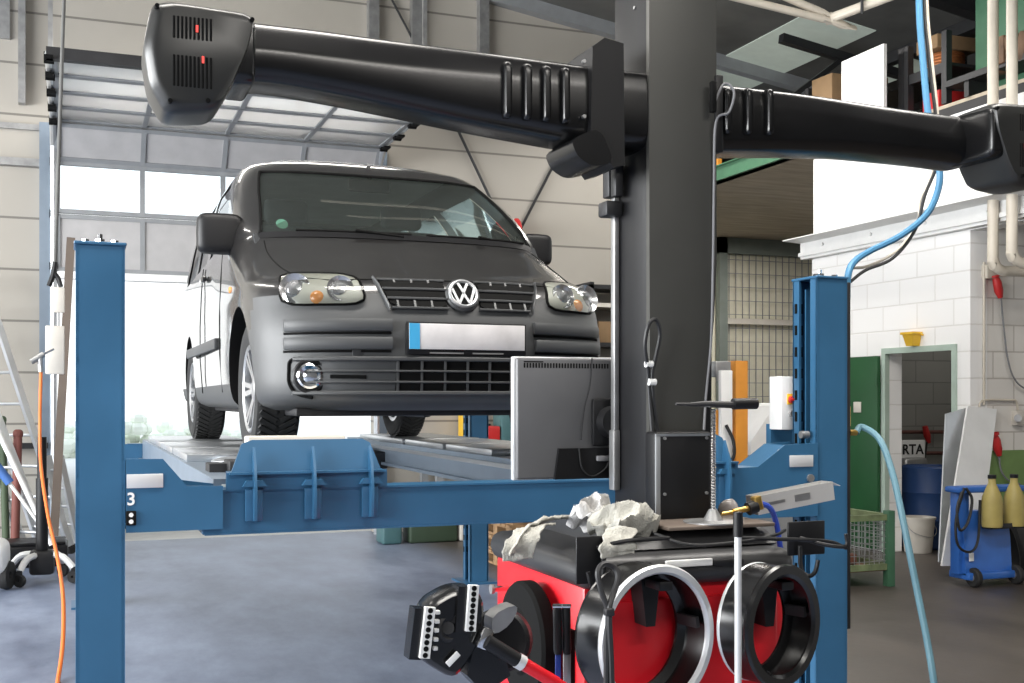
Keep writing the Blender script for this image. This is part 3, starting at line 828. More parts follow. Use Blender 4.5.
def cp(px, py):      # a pixel carried on to the van's nose: local x, z on the front surface
    y = .06
    for _ in range(14):
        p = onY(px, py, VY + y); x, z = p.x - VX, p.z - VZ
        z = min(max(z, .216), 1.5); y = fry(x, z)
    return (x, z)
def dens(poly, step=.03):
    out = []
    for i in range(len(poly)):
        a, c = poly[i], poly[(i + 1) % len(poly)]
        n = max(1, int(math.hypot(c[0] - a[0], c[1] - a[1]) / step))
        for k in range(n): out.append((a[0] + (c[0] - a[0]) * k / n, a[1] + (c[1] - a[1]) * k / n))
    return out
def patch(mb, poly, off, base=-.02, nr=5, dome=0.0, edge=None):
    P = dens(poly); cx = sum(p[0] for p in P) / len(P); cz = sum(p[1] for p in P) / len(P)
    def ring(s, o): return [(cx + (x - cx) * s, fry(cx + (x - cx) * s, cz + (z - cz) * s) - o, cz + (z - cz) * s) for x, z in P]
    rr = [ring(1, base), ring(1, off * .6 + (0 if edge is None else 0)), ring(.985, off)]
    for k in range(1, nr):
        s = 1 - k / nr; rr.append(ring(s * .985, off + dome * (1 - s * s)))
    rr.append(ring(.02, off + dome)); mb.rings(rr)
def strip(mb, pts, hgt, off, base=-.015, n=14):
    # raised bar following the nose along a polyline of (x, z)
    P = []
    for a, c in zip(pts, pts[1:]):
        for k in range(n): P.append((a[0] + (c[0] - a[0]) * k / n, a[1] + (c[1] - a[1]) * k / n))
    P.append(pts[-1])
    rr = []
    for x, z in P:
        h2 = hgt / 2
        rr.append([(x, fry(x, z) - base * -1 * -1 if False else fry(x, z) - base, z - h2), (x, fry(x, z) - off * .8, z - h2), (x, fry(x, z) - off, z - h2 * .5), (x, fry(x, z) - off, z + h2 * .5), (x, fry(x, z) - off * .8, z + h2), (x, fry(x, z) - base, z + h2)])
    mb.rings(rr)
def mir(poly): return [(-x, z) for x, z in reversed(poly)]
def vb(): return MB(VT)
def flush(mb, x, z, off): return Vector((x, fry(x, z) - off, z))
def nrm(x, z):
    e = .01
    a = Vector((2 * e, fry(x + e, z) - fry(x - e, z), 0)); c = Vector((0, fry(x, z + e) - fry(x, z - e), 2 * e))
    n = a.cross(c).normalized()
    return n if n.y < 0 else -n

# headlamps
hl = [cp(276, 273.5), cp(352, 274), cp(367, 304.5), cp(279, 306)]
xl = [p[0] for p in hl]
for s in (1, -1):
    poly = chaikin(hl if s == 1 else mir(hl), 2, .16)
    b = vb(); patch(b, poly, .004, nr=4); ho = b.build('headlamp', M['lamp'], van)
    b = vb()
    big, small = cp(295, 289), cp(340, 289)
    if s == -1: big, small = (-big[0], big[1]), (-small[0], small[1])
    ch = vb()
    for (x, z), r in ((big, .066), (small, .056)):
        n = nrm(x, z); n = (n + Vector((0, -1.2, 0))).normalized(); o = flush(b, x, z, .002) + n * .004
        ch.lathe([(r, -.02), (r, .010), (r * .86, .006), (r * .62, -.004), (r * .55, .002), (r * .42, .010), (.001, .014)], o, n, 28)
    ch.each('reflector', M['reflector'], ho)
    x, z = cp(317, 297.5); x *= s
    n = (nrm(x, z) + Vector((0, -.8, 0))).normalized(); o = flush(b, x, z, .002)
    b = vb(); b.lathe([(.029, -.01), (.029, .006), (.023, .011), (.010, .014), (.001, .015)], o, n, 20); b.build('indicator', M['amber'], ho)
    b = vb(); patch(b, poly, .026, base=-.002, nr=4, dome=.006); b.build('lens', M['clear'], ho)
    b = vb()
    P = dens(poly); b.tube([flush(b, x, z, .004) for x, z in P + P[:1]], .006, 6); b.build('headlamp_seal', M['dark'], ho)

# upper grille: dark opening, three bright bars each side, emblem
gl = [cp(375, 279.5), cp(449, 281), cp(453, 309), cp(391, 306)]
xe, ze = cp(465, 294)
xe = 0.0
gl = [(p[0] - .0, p[1]) for p in gl]
gl = [gl[0], (-.075, gl[0][1]), (-.075, gl[2][1]), gl[3]]
gd_ = None
b = vb()
for q in (gl, mir(gl)): patch(b, chaikin(q, 1, .12), .012, nr=3)
gr = b.each('grille', M['dark'], van)[0]
ztop, zbot = gl[0][1], gl[2][1]
for s in (1, -1):
    for k in range(4):
        t = k / 3
        z = ztop + (zbot - ztop) * t
        xo = gl[0][0] + (gl[3][0] - gl[0][0]) * t
        b = vb(); strip(b, [(s * xo, z), (s * -.07, z)], .011, .020); b.build('grille_bar', M['bumper'], gr)
    b = vb(); strip(b, [(s * (gl[0][0] - .012), ztop), (s * (gl[3][0] - .012), zbot)], .03, .022, n=4)
    for t in (.25, .5, .75):
        x = s * (gl[0][0] * (1 - t) - .07 * t)
        b.bar(flush(b, x, ztop, .014), flush(b, x, zbot, .014), .009, .012)
    b.each('grille_frame', M['bumper'], gr)
# emblem: a ring with a V over a W on a dark disc
zm = (ztop + zbot) / 2
n = nrm(0, zm); n = (n + Vector((0, -.2, .04))).normalized()
ax, ay = Vector((1, 0, 0)), None
ay = n.cross(ax).normalized(); ay = ay if ay.z > 0 else -ay
oc = flush(None, 0, zm, .014)
re = .067
b = vb(); b.lathe([(re * 1.16, -.03), (re * 1.16, -.002), (re * 1.06, .005), (.001, .005)], oc, n, 36); eb = b.build('emblem', M['bumper'], van)
b = vb(); b.lathe([(re * .93, .004), (re * .93, .0085), (.001, .0085)], oc, n, 36); b.build('emblem_disc', M['dark'], eb)
b = vb(); b.torus(oc + n * .010, n, re * .90, .0085, 40, 8)
def ep(u, v): return oc + n * .011 + ax * (u * re) + ay * (v * re)
for p, q in (((-.34, .78), (0, .10)), ((.34, .78), (0, .10)), ((-.76, .38), (-.36, -.72)), ((-.36, -.72), (0, .0)), ((0, .0), (.36, -.72)), ((.36, -.72), (.76, .38))):
    b.bar(ep(*p), ep(*q), .0115, .008, n)
b.build('emblem_lettering', M['alloy'], eb)

# number plate with holder
pc = cp(468, 338)
hz_ = pc[1]
b = vb(); yp = fry(0, hz_) - .022
b.box((0, yp + .012, hz_ - .006), (.535, .03, .138), None, .006); pl = b.build('plate_holder', M['black'], van)
b = vb(); b.box((0, yp - .005, hz_ + .002), (.518, .004, .108), None, .0015); b.build('number_plate', M['plate'], pl)
b = vb(); b.box((-.236, yp - .0085, hz_ + .002), (.045, .003, .107)); b.build('blue_strip', M['plateblue'], pl)
b = vb()
for x0, x1 in ((-.17, -.02), (.02, .16)): b.box(((x0 + x1) / 2, yp - .0065, hz_ - .067), (x1 - x0, .0012, .006))
b.each('holder_strip', M['galv'], pl)

# bumper ribs, fog lamps, lower intake, underside
for s in (1, -1):
    for py in (325, 343):
        a, c = cp(283, py), cp(391, py + 1)
        z = (a[1] + c[1]) / 2
        b = vb(); strip(b, [(s * a[0], z), (s * c[0], z)], .050, .030, n=20); b.build('bumper_rib', M['bumper'], bumper)
        b = vb(); strip(b, [(s * a[0], z - .034), (s * c[0], z - .034)], .010, .004, n=20); b.build('rib_groove', M['dark'], bumper)
za, zb = cp(300, 359)[1], cp(300, 393)[1]
xi0 = cp(289, 372)[0]; xm = cp(397, 375)[0]
lower = [(xi0, za - .01), (xi0 + .03, za), (-xi0 - .03, za), (-xi0, za - .01), (-xi0, zb + .04), (-xi0 - .08, zb), (xi0 + .08, zb), (xi0, zb + .04)]
b = vb(); patch(b, chaikin(lower, 1, .2), .003, nr=6); lo = b.build('lower_intake', M['greysteel'], van)
lo.data.materials[0] = M['bumper']
b = vb(); patch(b, [(xm, za - .004), (-xm, za - .004), (-xm + .01, zb + .004), (xm - .01, zb + .004)], .014, nr=8); b.build('intake_opening', M['dark'], lo)
for t in (.0, .36, .68, 1.0):
    z = za + (zb - za) * t
    b = vb(); strip(b, [(xi0 + .01, z), (-xi0 - .01, z)], .009 if 0 < t < 1 else .018, .028, n=40); b.build('intake_bar', M['bumper'], lo)
b = vb()
for k in range(7):
    x = xm + (-2 * xm) * k / 6
    b.bar(flush(b, x, za, .016), flush(b, x, zb, .016), .009, .016, (0, 1, 0))
b.each('intake_bar', M['bumper'], lo)
b = vb()
for s in (1, -1):
    a, c = cp(288.5, 360), cp(288.5, 392)
    b.tube([flush(b, s * x, z, .006) for x, z in (cp(300, 358), cp(290, 361), cp(288.5, 370), cp(289, 384), cp(297, 394), cp(312, 398))], .007, 6, 4)
b.build('intake_rim', M['dark'], lo)
for s in (1, -1):
    x, z = cp(310, 376); x *= s
    n = (nrm(x, z) + Vector((0, -1.0, 0))).normalized(); o = flush(None, x, z, .006)
    b = vb(); b.lathe([(.074, -.03), (.074, .004), (.066, .010), (.058, .004), (.001, .002)], o, n, 32); fo = b.build('fog_lamp', M['black'], van)
    b = vb(); b.lathe([(.054, .0), (.054, .012), (.045, .018), (.030, .012), (.018, .016), (.001, .018)], o, n, 28); b.build('fog_lens', M['chrome'], fo)
    a, c = cp(330, 376.5), cp(366, 377)
    b = vb(); strip(b, [(s * a[0], a[1]), (s * c[0], c[1])], .016, .006, n=6); b.build('vent_slot', M['dark'], fo)
a = cp(352, 352); b = vb(); b.box(flush(None, a[0] + .03, a[1], .001), (.06, .008, .03)); 
b.build('tow_cover', M['bumper'], bumper)
b = vb(); b.bx(-.68, .68, .25, 4.1, .19, .225, .01); b.bx(-.5, .5, .5, 1.3, .19, .24, .02); b.cyl((.25, 1.4, .20), (.25, 4.0, .20), .035); b.bx(-.45, .1, 1.5, 2.3, .18, .23)
b.build('underbody', M['darksteel'], van)
# shut lines
b = vb()
def hood_edge(s): return [flush(None, s * x, z, .001) for x, z in ((0, .775), (.2, .775), (.4, .773), (.55, .77), (.64, .785))]
b.tube(list(reversed(hood_edge(-1))) + hood_edge(1)[1:], .004, 6)
for s in (1, -1):
    b.tube([flush(None, s * x, z, .0005) for x, z in ((.64, .785), (.685, .84), (.705, .90), (.71, .96), (.70, 1.03))], .0035, 6, 3)
b.build('bonnet_shut_line', M['dark'], van)
b = vb()
for s in (1, -1):
    for v in (1.52, 2.50):
        b.tube([(s * (fw(z) + .0005), v - (z - .3) * (.0 if v > 2 else -.02), z) for z in (.30, .5, .7, .9, 1.05)], .0035, 6)
b.each('door_shut_line', M['dark'], body)
for s in (1, -1):
    b = vb()
    b.box((s * (fw(.98) + .012), 2.34, .97), (.028, .16, .032), None, .01); b.build('door_handle', M['paint'], van)
    b = vb(); b.box((s * (fw(.55) + .006), 2.4, .56), (.025, 1.55, .06), None, .008); b.build('side_moulding', M['bumper'], van)
    b = vb(); b.lathe([(.018, 0), (.014, .008), (.001, .01)], (s * (fw(.78) - .002), 1.12, .80), (s, 0, 0), 16); b.build('side_indicator', M['amber'], van)
# cowl, wipers
b = vb()
rr = []
for i in range(21):
    x = -.72 + 1.44 * i / 20
    rr.append([(x, fry(x, 1.045) - .0, 1.050), (x, fry(x, 1.075) - .004, 1.082), (x, fry(x, 1.075) + .03, 1.078), (x, fry(x, 1.045) + .03, 1.04)])
b.rings(rr); b.build('cowl', M['black'], van)
for x0, x1 in ((-.55, .02), (.10, .66)):
    b = vb(); b.tube([(x0 + (x1 - x0) * t, fry(x0 + (x1 - x0) * t, 1.09) - .012, 1.088) for t in (0, .25, .5, .75, 1)], .007, 6)
    b.tube([(x1 - .05, fry(x1, 1.07) - .02, 1.07), (x0 + (x1 - x0) * .5, fry(x0 + (x1 - x0) * .5, 1.09) - .02, 1.095)], .008, 6); b.build('wiper', M['dark'], van)
# black band round the windscreen
b = vb()
ed = [flush(None, x * fw(1.50), 1.50, .001) for x in (-.86, -.6, -.3, 0, .3, .6, .86)]
zz = [1.075, 1.15, 1.25, 1.35, 1.45, 1.50]
b.tube(ed, .008, 6)
for s in (1, -1): b.tube([flush(None, s * .862 * fw(z), z, .0) for z in zz], .009, 6)
b.build('windscreen_seal', M['dark'], wind)
# mirrors
for s in (-1, 1):
    b = vb()
    cx = s * (.875 if s < 0 else .835)
    b.sell((cx, 1.28, 1.095), (.225, .13, .20) if s < 0 else (.19, .12, .17), .35, .5, 28, 16)
    b.box((s * .79, 1.30, 1.035), (.14, .08, .07), None, .02)
    mo = b.build('door_mirror', M['black'], van)
    b = vb(); b.box((cx, 1.338, 1.10), (.18, .012, .15), None, .005); b.build('mirror_glass', M['chrome'], mo)
# wheels
for y, _ in AX:
    for s in (-1, 1):
        b = vb(); cx = s * .705; ctr = Vector((cx, y, .312)); axd = Vector((s, 0, 0))
        prof = [(.205, -.085), (.235, -.098), (.275, -.103), (.300, -.094), (.311, -.075), (.3135, -.03), (.3135, .03), (.311, .075), (.300, .094), (.275, .103), (.235, .098), (.205, .085)]
        b.lathe_closed(prof, ctr, axd, 64)
        N = 54
        for i in range(N):
            th = 2 * pi * i / N
            for sd in (-1, 1):
                rot = Matrix.Rotation(th, 3, 'X') @ Matrix.Rotation(sd * R(32), 3, 'Z')
                pos = ctr + Matrix.Rotation(th, 3, 'X') @ Vector((sd * .045, 0, .3125))
                b.box(pos, (.085, .020, .012), rot)
        wh = b.build('wheel', M['rubber'], van, ang=40)
        b = vb(); b.lathe_closed([(.206, .088), (.200, .092), (.185, .085), (.180, -.08), (.206, -.085)], ctr, axd, 48)
        b.lathe([(.062, .04), (.062, .064), (.05, .072), (.001, .074)], ctr, axd, 24)
        for k in range(6):
            for dv in (-.13, .13):
                an = 2 * pi * k / 6 + dv
                p0 = ctr + axd * .055 + Vector((0, math.cos(an + dv * .3), math.sin(an + dv * .3))) * .05; p1_ = ctr + axd * .075 + Vector((0, math.cos(an), math.sin(an))) * .19
                b.bar(p0, p1_, .024, .022, axd)
        b.build('rim', M['alloy'], wh)
        b = vb(); b.lathe([(.17, -.02), (.17, .0), (.001, .0)], ctr, axd, 32); b.build('brake_disc', M['darksteel'], wh)
# cabin
b = vb(); b.prism([(.98, 1.0), (1.05, 1.075), (1.25, 1.09), (1.42, 1.04), (1.50, .90), (1.45, .7), (1.05, .7)], lambda p, t: (t, p[0], p[1]), -.74, .74); b.build('dashboard', M['seat'], van)
b = vb(); b.bx(-.78, .78, 1.2, 4.1, .36, .40); b.build('cabin_floor', M['seat'], van)
b = vb(); b.bx(-.56, .56, 1.95, 3.9, 1.585, 1.60); b.build('headlining', M['lining'], van)
for s in (-1, 1):
    b = vb(); b.box((s * .36, 1.95, .66), (.48, .50, .16), None, .05, 3); b.box((s * .36, 2.24, 1.0), (.46, .14, .62), Matrix.Rotation(R(-12), 3, 'X'), .05, 3)
    se = b.build('seat', M['seat'], van)
    b = vb(); b.box((s * .36, 2.33, 1.40), (.26, .09, .15), Matrix.Rotation(R(-8), 3, 'X'), .035, 3); b.build('headrest', M['seat'], se)
b = vb(); d = Vector((0, -.55, .6)); b.torus((.37, 1.52, 1.04), d, .185, .016, 32, 8); b.cyl((.37, 1.45, .95), (.37, 1.52, 1.04), .03); b.box((.37, 1.52, 1.04), (.33, .03, .05), Matrix.Rotation(R(45), 3, 'X'), .01)
b.build('steering_wheel', M['black'], van)
b = vb(); b.box((.0, 1.70, 1.47), (.24, .035, .075), None, .015); b.cyl((0, 1.69, 1.50), (0, 1.72, 1.58), .012); b.build('rear_view_mirror', M['black'], van)
b = vb(); b.lathe([(.030, 0), (.030, .001), (.001, .001)], (-.60, fry(.62, 1.13) - .0 + .012, 1.13), (0, -1, .6), 20); b.build('green_sticker', mat('green_sticker', (.03, .14, .09), .5), wind)
# ------------------------------------------------------------------ wheel aligner: cabinet, column, camera beam
AXc, AYc = 1.64, 3.22
al = thing('wheel_aligner', 'tall black wheel aligner column with two long camera arms on a red wheeled cabinet', 'wheel aligner', (AXc, AYc, 0))
b = MB(); b.bx(1.325, 1.985, 2.88, 3.58, .13, 1.03, .012); cab = b.build('cabinet', M['red'], al)
b = MB(); b.bx(1.36, 1.95, 2.868, 2.884, .17, .985, .006); b.build('cabinet_door', M['red'], cab)
b = MB()
for z in (.4, .66): b.bx(1.316, 1.328, 2.95, 3.5, z, z + .006)
b.bx(1.312, 1.326, 2.94, 2.965, .2, .9); b.build('panel_seam', M['dark'], cab)
for x in (1.38, 1.93):
    for y in (2.95, 3.51):
        b = MB(); b.lathe_closed([(.02, -.018), (.05, -.018), (.055, -.01), (.055, .01), (.05, .018), (.02, .018)], (x, y, .058), (1, 0, 0), 24)
        b.bx(x - .025, x + .025, y - .03, y + .03, .112, .135); b.build('caster', M['rubber'], cab)
b = MB(); b.bx(1.305, 2.005, 2.845, 3.615, 1.02, 1.112, .045, 4)
b.prism(chaikin([(2.90, 1.09), (3.6, 1.09), (3.6, 1.14), (3.35, 1.175), (2.98, 1.165)], 2), lambda p, t: (t, p[0], p[1]), 1.50, 1.99)
lid = b.build('lid', M['lid'], al)
b = MB(); b.bx(1.62, 1.985, 2.93, 3.19, 1.168, 1.180, .004); b.build('lid_tray', M['tan'], lid)
b = MB()
b.box(onY(689, 563, 2.84), (.15, .012, .020), None, .003)
b.build('label_strip', M['white'], lid)
b = MB(); b.box(onY(635, 566, 2.84), (.10, .014, .018), None, .004); b.box(onY(728, 562, 2.84), (.10, .014, .018), None, .004); b.each('lid_clip', M['black'], lid)
# column
cx0, cx1, cy0, cy1 = 1.700, 1.935, 3.20, 3.45
b = MB(); b.bx(cx0, cx1, cy0 + .012, cy1, 1.15, 3.6, .006); col = b.build('column', M['column'], al)
col.data.materials[0] = M['black']
b = MB()
rr = []
for z, s_, bow in ((1.16, .78, .0), (1.4, .80, .004), (1.6, .86, .012), (1.8, .95, .012), (2.0, 1.0, .006), (2.4, 1.0, 0), (3.6, 1.0, 0)):
    xr = cx0 + .004 + (cx1 - cx0 + .004) * s_
    rr.append([(cx0 - .001, cy0 + .02, z), (cx0 - .001, cy0 - bow * .3, z), ((cx0 + xr) / 2, cy0 - .006 - bow, z), (xr, cy0 - bow * .3, z), (xr, cy0 + .02, z)])
b.rings(rr); b.build('front_cover', M['column'], col)
b = MB(); b.bx(cx0 - .022, cx0 - .003, cy1 - .045, cy1 - .015, 1.25, 2.33, .004); b.bx(cx0 - .026, cx0 - .002, cy1 - .05, cy1 - .01, 1.25, 1.45, .004); b.build('lift_rail', M['galv'], col)
b = MB(); q = onY(609, 180, cy1 - .03); b.box((cx0 - .03, cy1 - .03, q.z + .01), (.035, .05, .14), None, .006); b.box((cx0 - .03, cy1 - .08, q.z), (.03, .04, .13), None, .006); b.box((cx0 - .035, cy1 - .04, q.z - .10), (.06, .07, .05), None, .008)
b.build('rail_lock', M['darksteel'], col)
q0, q1 = onY(655, 432, 3.13), onY(711, 521, 3.13)
b = MB(); b.bx(q0.x, q1.x, 3.125, 3.2, q1.z, q0.z, .010, 3); jb = b.build('junction_box', M['black'], al)
b = MB(); b.bx(q0.x, q0.x + .016, 3.1235, 3.13, q1.z + .012, q0.z - .012, .001); b.bx(q0.x, q1.x, 3.1235, 3.13, q0.z - .014, q0.z - .006); b.build('box_edge', M['greysteel'], jb)
b = MB()
for x in (q0.x + .03, q1.x - .02):
    for z in (q1.z + .09, q0.z - .02): b.cyl((x, 3.126, z), (x, 3.119, z), .005, n=8)
b.each('box_screw', M['galv'], jb)
b = MB()
for x, z in ((cx0 + .01, 2.2), (cx0 + .01, 1.4)): pass
for z in (2.82, 2.55): b.cyl((cx0 - .004, 3.3, z), (cx0 + .002, 3.3, z), .006, n=8)
b.each('column_screw', M['galv'], col)
# cable loop on the column front, cable down the far edge
b = MB()
P = [onY(657, 520, 3.185), onY(655, 470, 3.185), onY(650, 400, 3.18), onY(648, 370, 3.17), onY(645, 345, 3.15), onY(649, 324, 3.14), onY(656, 320, 3.14), onY(660, 334, 3.15), onY(656, 356, 3.16), onY(652, 378, 3.17), onY(656, 420, 3.185), onY(659, 434, 3.185)]
b.tube(P, .0065, 8, 6); cbl = b.build('signal_cable', M['hose_black'], al)
b = MB()
for px, py in ((649, 364), (652, 382)): q = onY(px, py, 3.168); b.cyl(q - Vector((.012, 0, 0)), q + Vector((.012, 0, 0)), .011, n=10)
b.each('cable_tie', M['white'], cbl)
b = MB()
P = [onY(713, 106, 3.17), onY(724, 84, 3.17), onY(734, 92, 3.16), onY(729, 112, 3.165), onY(716, 122, 3.18), onY(714, 180, 3.19), onY(713, 260, 3.19), onY(711, 340, 3.19), onY(706, 395, 3.19), onY(704, 430, 3.17)]
b.tube(P, .0042, 8, 6); b.build('signal_cable', M['grey'], al)
q = onY(713, 97, 3.17); b = MB(); b.box(q, (.018, .02, .10), None, .004); b.build('cable_clamp', M['dark'], al)

# camera arms
def arm(top, bot, x_in, x_out, name_root):
    # (px, py) outlines of the top and bottom edges turned into heights along X on the arm's front plane
    yf = 3.20
    def conv(L):
        P = sorted((onY(px, py, yf).x, onY(px, py, yf).z) for px, py in L); return pchip([p[0] for p in P], [p[1] for p in P])
    ft, fb = conv(top), conv(bot)
    b = MB(); rr = []
    n = 40
    for i in range(n + 1):
        u = i / n; x = x_out + (x_in - x_out) * u
        zt, zb = ft(x), fb(x); h = zt - zb
        k = u * u * (3 - 2 * u)                       # 0 by the camera pod, 1 by the column
        bevel = .40 - .22 * k
        ring = [(.10, zt - .01), (.06, zt), (-.055 - .025 * k, zt), (-.075 - .02 * k, zt - h * .05), (-.100 + .0 * k, zt - h * bevel), (-.108 + .005 * k, zt - h * (bevel + .12)), (-.106, zt - h * .78), (-.092, zb + h * .07), (-.06, zb), (.06, zb), (.10, zb + .015)]
        ring = chaikin(ring, 2, .25)
        rr.append([(x, 3.31 + y, z) for y, z in ring])
    b.rings(rr)
    return b.build(name_root, M['blackgloss'], al, ang=50), ft, fb
a1, ft1, fb1 = arm([(225, 13), (300, 22), (400, 36), (480, 47), (585, 62)], [(225, 79), (270, 80), (330, 90), (400, 104), (480, 121), (585, 141)], 1.70, .42, 'camera_arm')
a2, ft2, fb2 = arm([(705, 80), (800, 90), (900, 104), (985, 115)], [(705, 150), (800, 149), (880, 152), (930, 157), (985, 164)], 1.93, 3.02, 'camera_arm')
a1['label'] = 'arm with four raised ribs reaching past the van'
a2['label'] = 'arm with three raised ribs reaching over the blue post'
for a_, pxs, y0, y1 in ((a1, (507, 527, 546, 565), 62, 118), (a2, (727, 748, 769), 88, 134)):
    for i, px in enumerate(pxs):
        dt = (i * 4 if a_ is a1 else i * 1.5)
        p0, p1 = onY(px, y0 + dt * .5, 3.2), onY(px, y1 + dt * .5 - 6 * (a_ is a2) * 0, 3.2)
        h = p0.z - p1.z
        b = MB(); b.sell((p0.x, 3.207, (p0.z + p1.z) / 2), (.030, .050, h), .35, .7, 16, 14); b.build('arm_rib', M['blackgloss'], a_)
# shoulder bracket by the column
b = MB()
q = lambda px, py: (lambda p: (p.x, p.z))(onY(px, py, 3.19))
pl_ = [q(592, 47), q(604, 38), q(623, 44), q(624, 165), q(613, 168), q(590, 138)]
b.prism(pl_, fnY, 3.185, 3.40)
br = b.build('shoulder_bracket', M['black'], al)
b = MB()
b.prism(chaikin([q(568, 141), q(597, 128), q(612, 164), q(590, 168), q(575, 158)], 2, .2), fnY, 3.17, 3.38); b.build('shoulder_cover', M['blackgloss'], br)
b = MB(); p0 = onY(577, 100, 3.2)
for py in (62, 117): p = onY(583, py, 3.2); b.cyl(p, p - Vector((0, .012, 0)), .006, n=8)
b.each('arm_bolt', M['galv'], a1)
b = MB(); b.bx(cx1, cx1 + .03, 3.19, 3.40, fb2(1.96) - .01, ft2(1.96) + .02, .006); b.build('shoulder_bracket', M['black'], al)
# pods
podpx = [(151, 4), (172, 1), (256, 14), (250, 46), (233, 86), (216, 112), (166, 113), (149, 84), (143, 45)]
pod2 = [(lambda p: (p.x, p.z))(onY(px, py, 3.10)) for px, py in podpx]
XM = 1.715
def pod(mirror):
    P = [((2 * XM - x), z) for x, z in reversed(pod2)] if mirror else pod2
    sg = -1 if mirror else 1
    P = chaikin(P, 2, .14)
    cx = sum(p[0] for p in P) / len(P); cz = sum(p[1] for p in P) / len(P)
    b = MB(); rr = []
    for y, s, dx in ((3.075, .86, .012), (3.082, .93, .006), (3.10, .985, 0), (3.13, 1.0, 0), (3.25, .985, 0), (3.29, .95, 0), (3.32, .85, 0), (3.335, .6, 0)):
        rr.append([(cx + (x - cx) * s + dx * sg, y, cz + (z - cz) * s) for x, z in P])
    b.rings(rr); po = b.build('camera_pod', M['blackgloss'], al, ang=40)
    po.data.materials[0] = M['pod']
    def loc(px, py):
        p = onY(px, py, 3.075); return Vector((2 * XM - p.x if mirror else p.x, p.y, p.z))
    v = MB()
    for j in range(10):
        for (y0, y1) in ((15, 38), (54, 86)):
            px = 174 + j * 4.1
            p0, p1 = loc(px, y0 + j * .4), loc(px, y1 + j * .4)
            v.bx(p0.x - .0036, p0.x + .0036, 3.0735, 3.080, p1.z, p0.z, .002, 1)
    v.build('vent_slots', M['dark'], po)
    v = MB()
    for px, py in ((197, 29), (203, 60)):
        p = loc(px, py); v.box((p.x, 3.0725, p.z), (.006, .003, .018))
    v.each('indicator_light', M['led'], po)
    v = MB()
    for px, py in ((157, 6), (170, 101), (252, 20), (208, 101)):
        p = loc(px, py); v.cyl((p.x, 3.10, p.z), (p.x, 3.068, p.z), .006, n=10)
    v.each('pod_screw', M['dark'], po)
    # collar between pod and arm
    v = MB(); p = loc(248, 50)
    x0 = p.x
    v.sell((x0 - sg * .01, 3.20, (loc(248, 18).z + loc(240, 78).z) / 2), (.07, .24, loc(248, 14).z - loc(240, 80).z), .3, .3, 24, 14); v.build('pod_collar', M['blackgloss'], po)
    return po
pod(False)['label'] = 'camera pod at the arm end above the garage door'
pod(True)['label'] = 'camera pod at the arm end above the white wall'
# wire hangers on the cabinet front
for pxa, pxb, y0 in ((597, 655, 2.82), (846, 800, 2.82)):
    b = MB()
    zz = .0
    P = [onY(pxa, 548, y0), onY((pxa + pxb) / 2, 541, y0 - .03), onY(pxb + (14 if pxb < 700 else -60), 538, y0 - .02)]
    b.tube(P, .006, 8, 5)
    if pxa < 700:
        b.tube([onY(604, 546, y0), onY(603, 585, y0), onY(600, 590, y0 - .02), onY(592, 586, y0 - .03), onY(588, 572, y0 - .03)], .0065, 8, 4)
        c = onY(590, 560, y0 + .02); b.box(c, (.085, .008, .13), None, .003)
    else:
        b.tube([onY(800, 546, y0), onY(801, 568, y0), onY(808, 576, y0 - .02), onY(815, 572, y0 - .03), onY(818, 560, y0 - .03)], .0065, 8, 4)
        b.tube([onY(800, 538, y0), onY(826, 545, y0 - .05), onY(846, 546, y0 - .06), onY(846, 534, y0 - .06)], .006, 8, 3)
        c = onY(806, 538, y0 + .02); b.box(c, (.13, .008, .10), None, .003)
    b.build('clamp_hanger', M['black'], al)
for px in (644, 762):
    b = MB(); p0, p1 = onY(px, 575, 2.84), onY(px, 624, 2.84)
    b.prism([(p0.x - .030, p0.z), (p0.x + .030, p0.z), (p0.x + .014, p1.z), (p0.x - .014, p1.z)], fnY, 2.80, 2.872)
    b.bx(p0.x - .02, p0.x + .02, 2.71, 2.80, p0.z - .025, p0.z, .004)
    b.build('ring_peg', M['black'], al)
b = MB(); q = onY(678, 543, 2.84)
b.tube([onY(655, 534, 2.90), onY(690, 545, 2.80), onY(740, 542, 2.78), onY(775, 535, 2.84), onY(785, 530, 2.9)], .005, 8, 5); b.build('wire_rail', M['black'], al)

# monitor hung behind the column, its back to us
mx0, mx1, my = 1.362, 1.735, 3.50
zt_, zb_ = onY(514, 356, my).z, onY(514, 481, my).z
mon = thing('computer_monitor', 'grey flat computer monitor seen from behind, mounted beside the black column', 'monitor', ((mx0 + mx1) / 2, my, zb_))
b = MB(); b.bx(mx0, mx1, my + .02, my + .045, zb_, zt_, .005); sc_ = b.build('screen_frame', M['silver'], mon)
b = MB(); b.bx(mx0 + .006, mx1 - .004, my, my + .024, zb_ + .004, zt_ - .004, .008, 3); b.build('rear_shell', M['monitor'], mon)
b = MB()
for i in range(30): b.bx(mx0 + .03 + i * .0105, mx0 + .035 + i * .0105, my - .0015, my + .002, zt_ - .038, zt_ - .022)
b.bx(mx0 + .03, mx0 + .10, my - .0012, my + .002, zt_ - .020, zt_ - .016)
b.build('rear_vents', M['dark'], mon)
q = onY(600, 422, my)
b = MB(); b.box((q.x + .02, my - .012, q.z), (.11, .02, .16), None, .008); ms = b.build('mount_plate', M['black'], mon)
b = MB(); b.cyl((q.x + .03, my - .02, q.z), (q.x + .03, my - .06, q.z), .055, .048, 28); b.bx(q.x + .02, cx0 + .05, my - .055, my - .03, q.z - .03, q.z + .03, .006); b.build('swivel', M['black'], ms)
b = MB(); q = onY(582, 464, my); b.prism([(q.x - .105, zb_ + .002), (q.x + .12, zb_ + .002), (q.x + .12, zb_ + .105), (q.x - .09, zb_ + .105)], fnY, my - .014, my + .002); b.build('lower_cover', M['black'], mon)
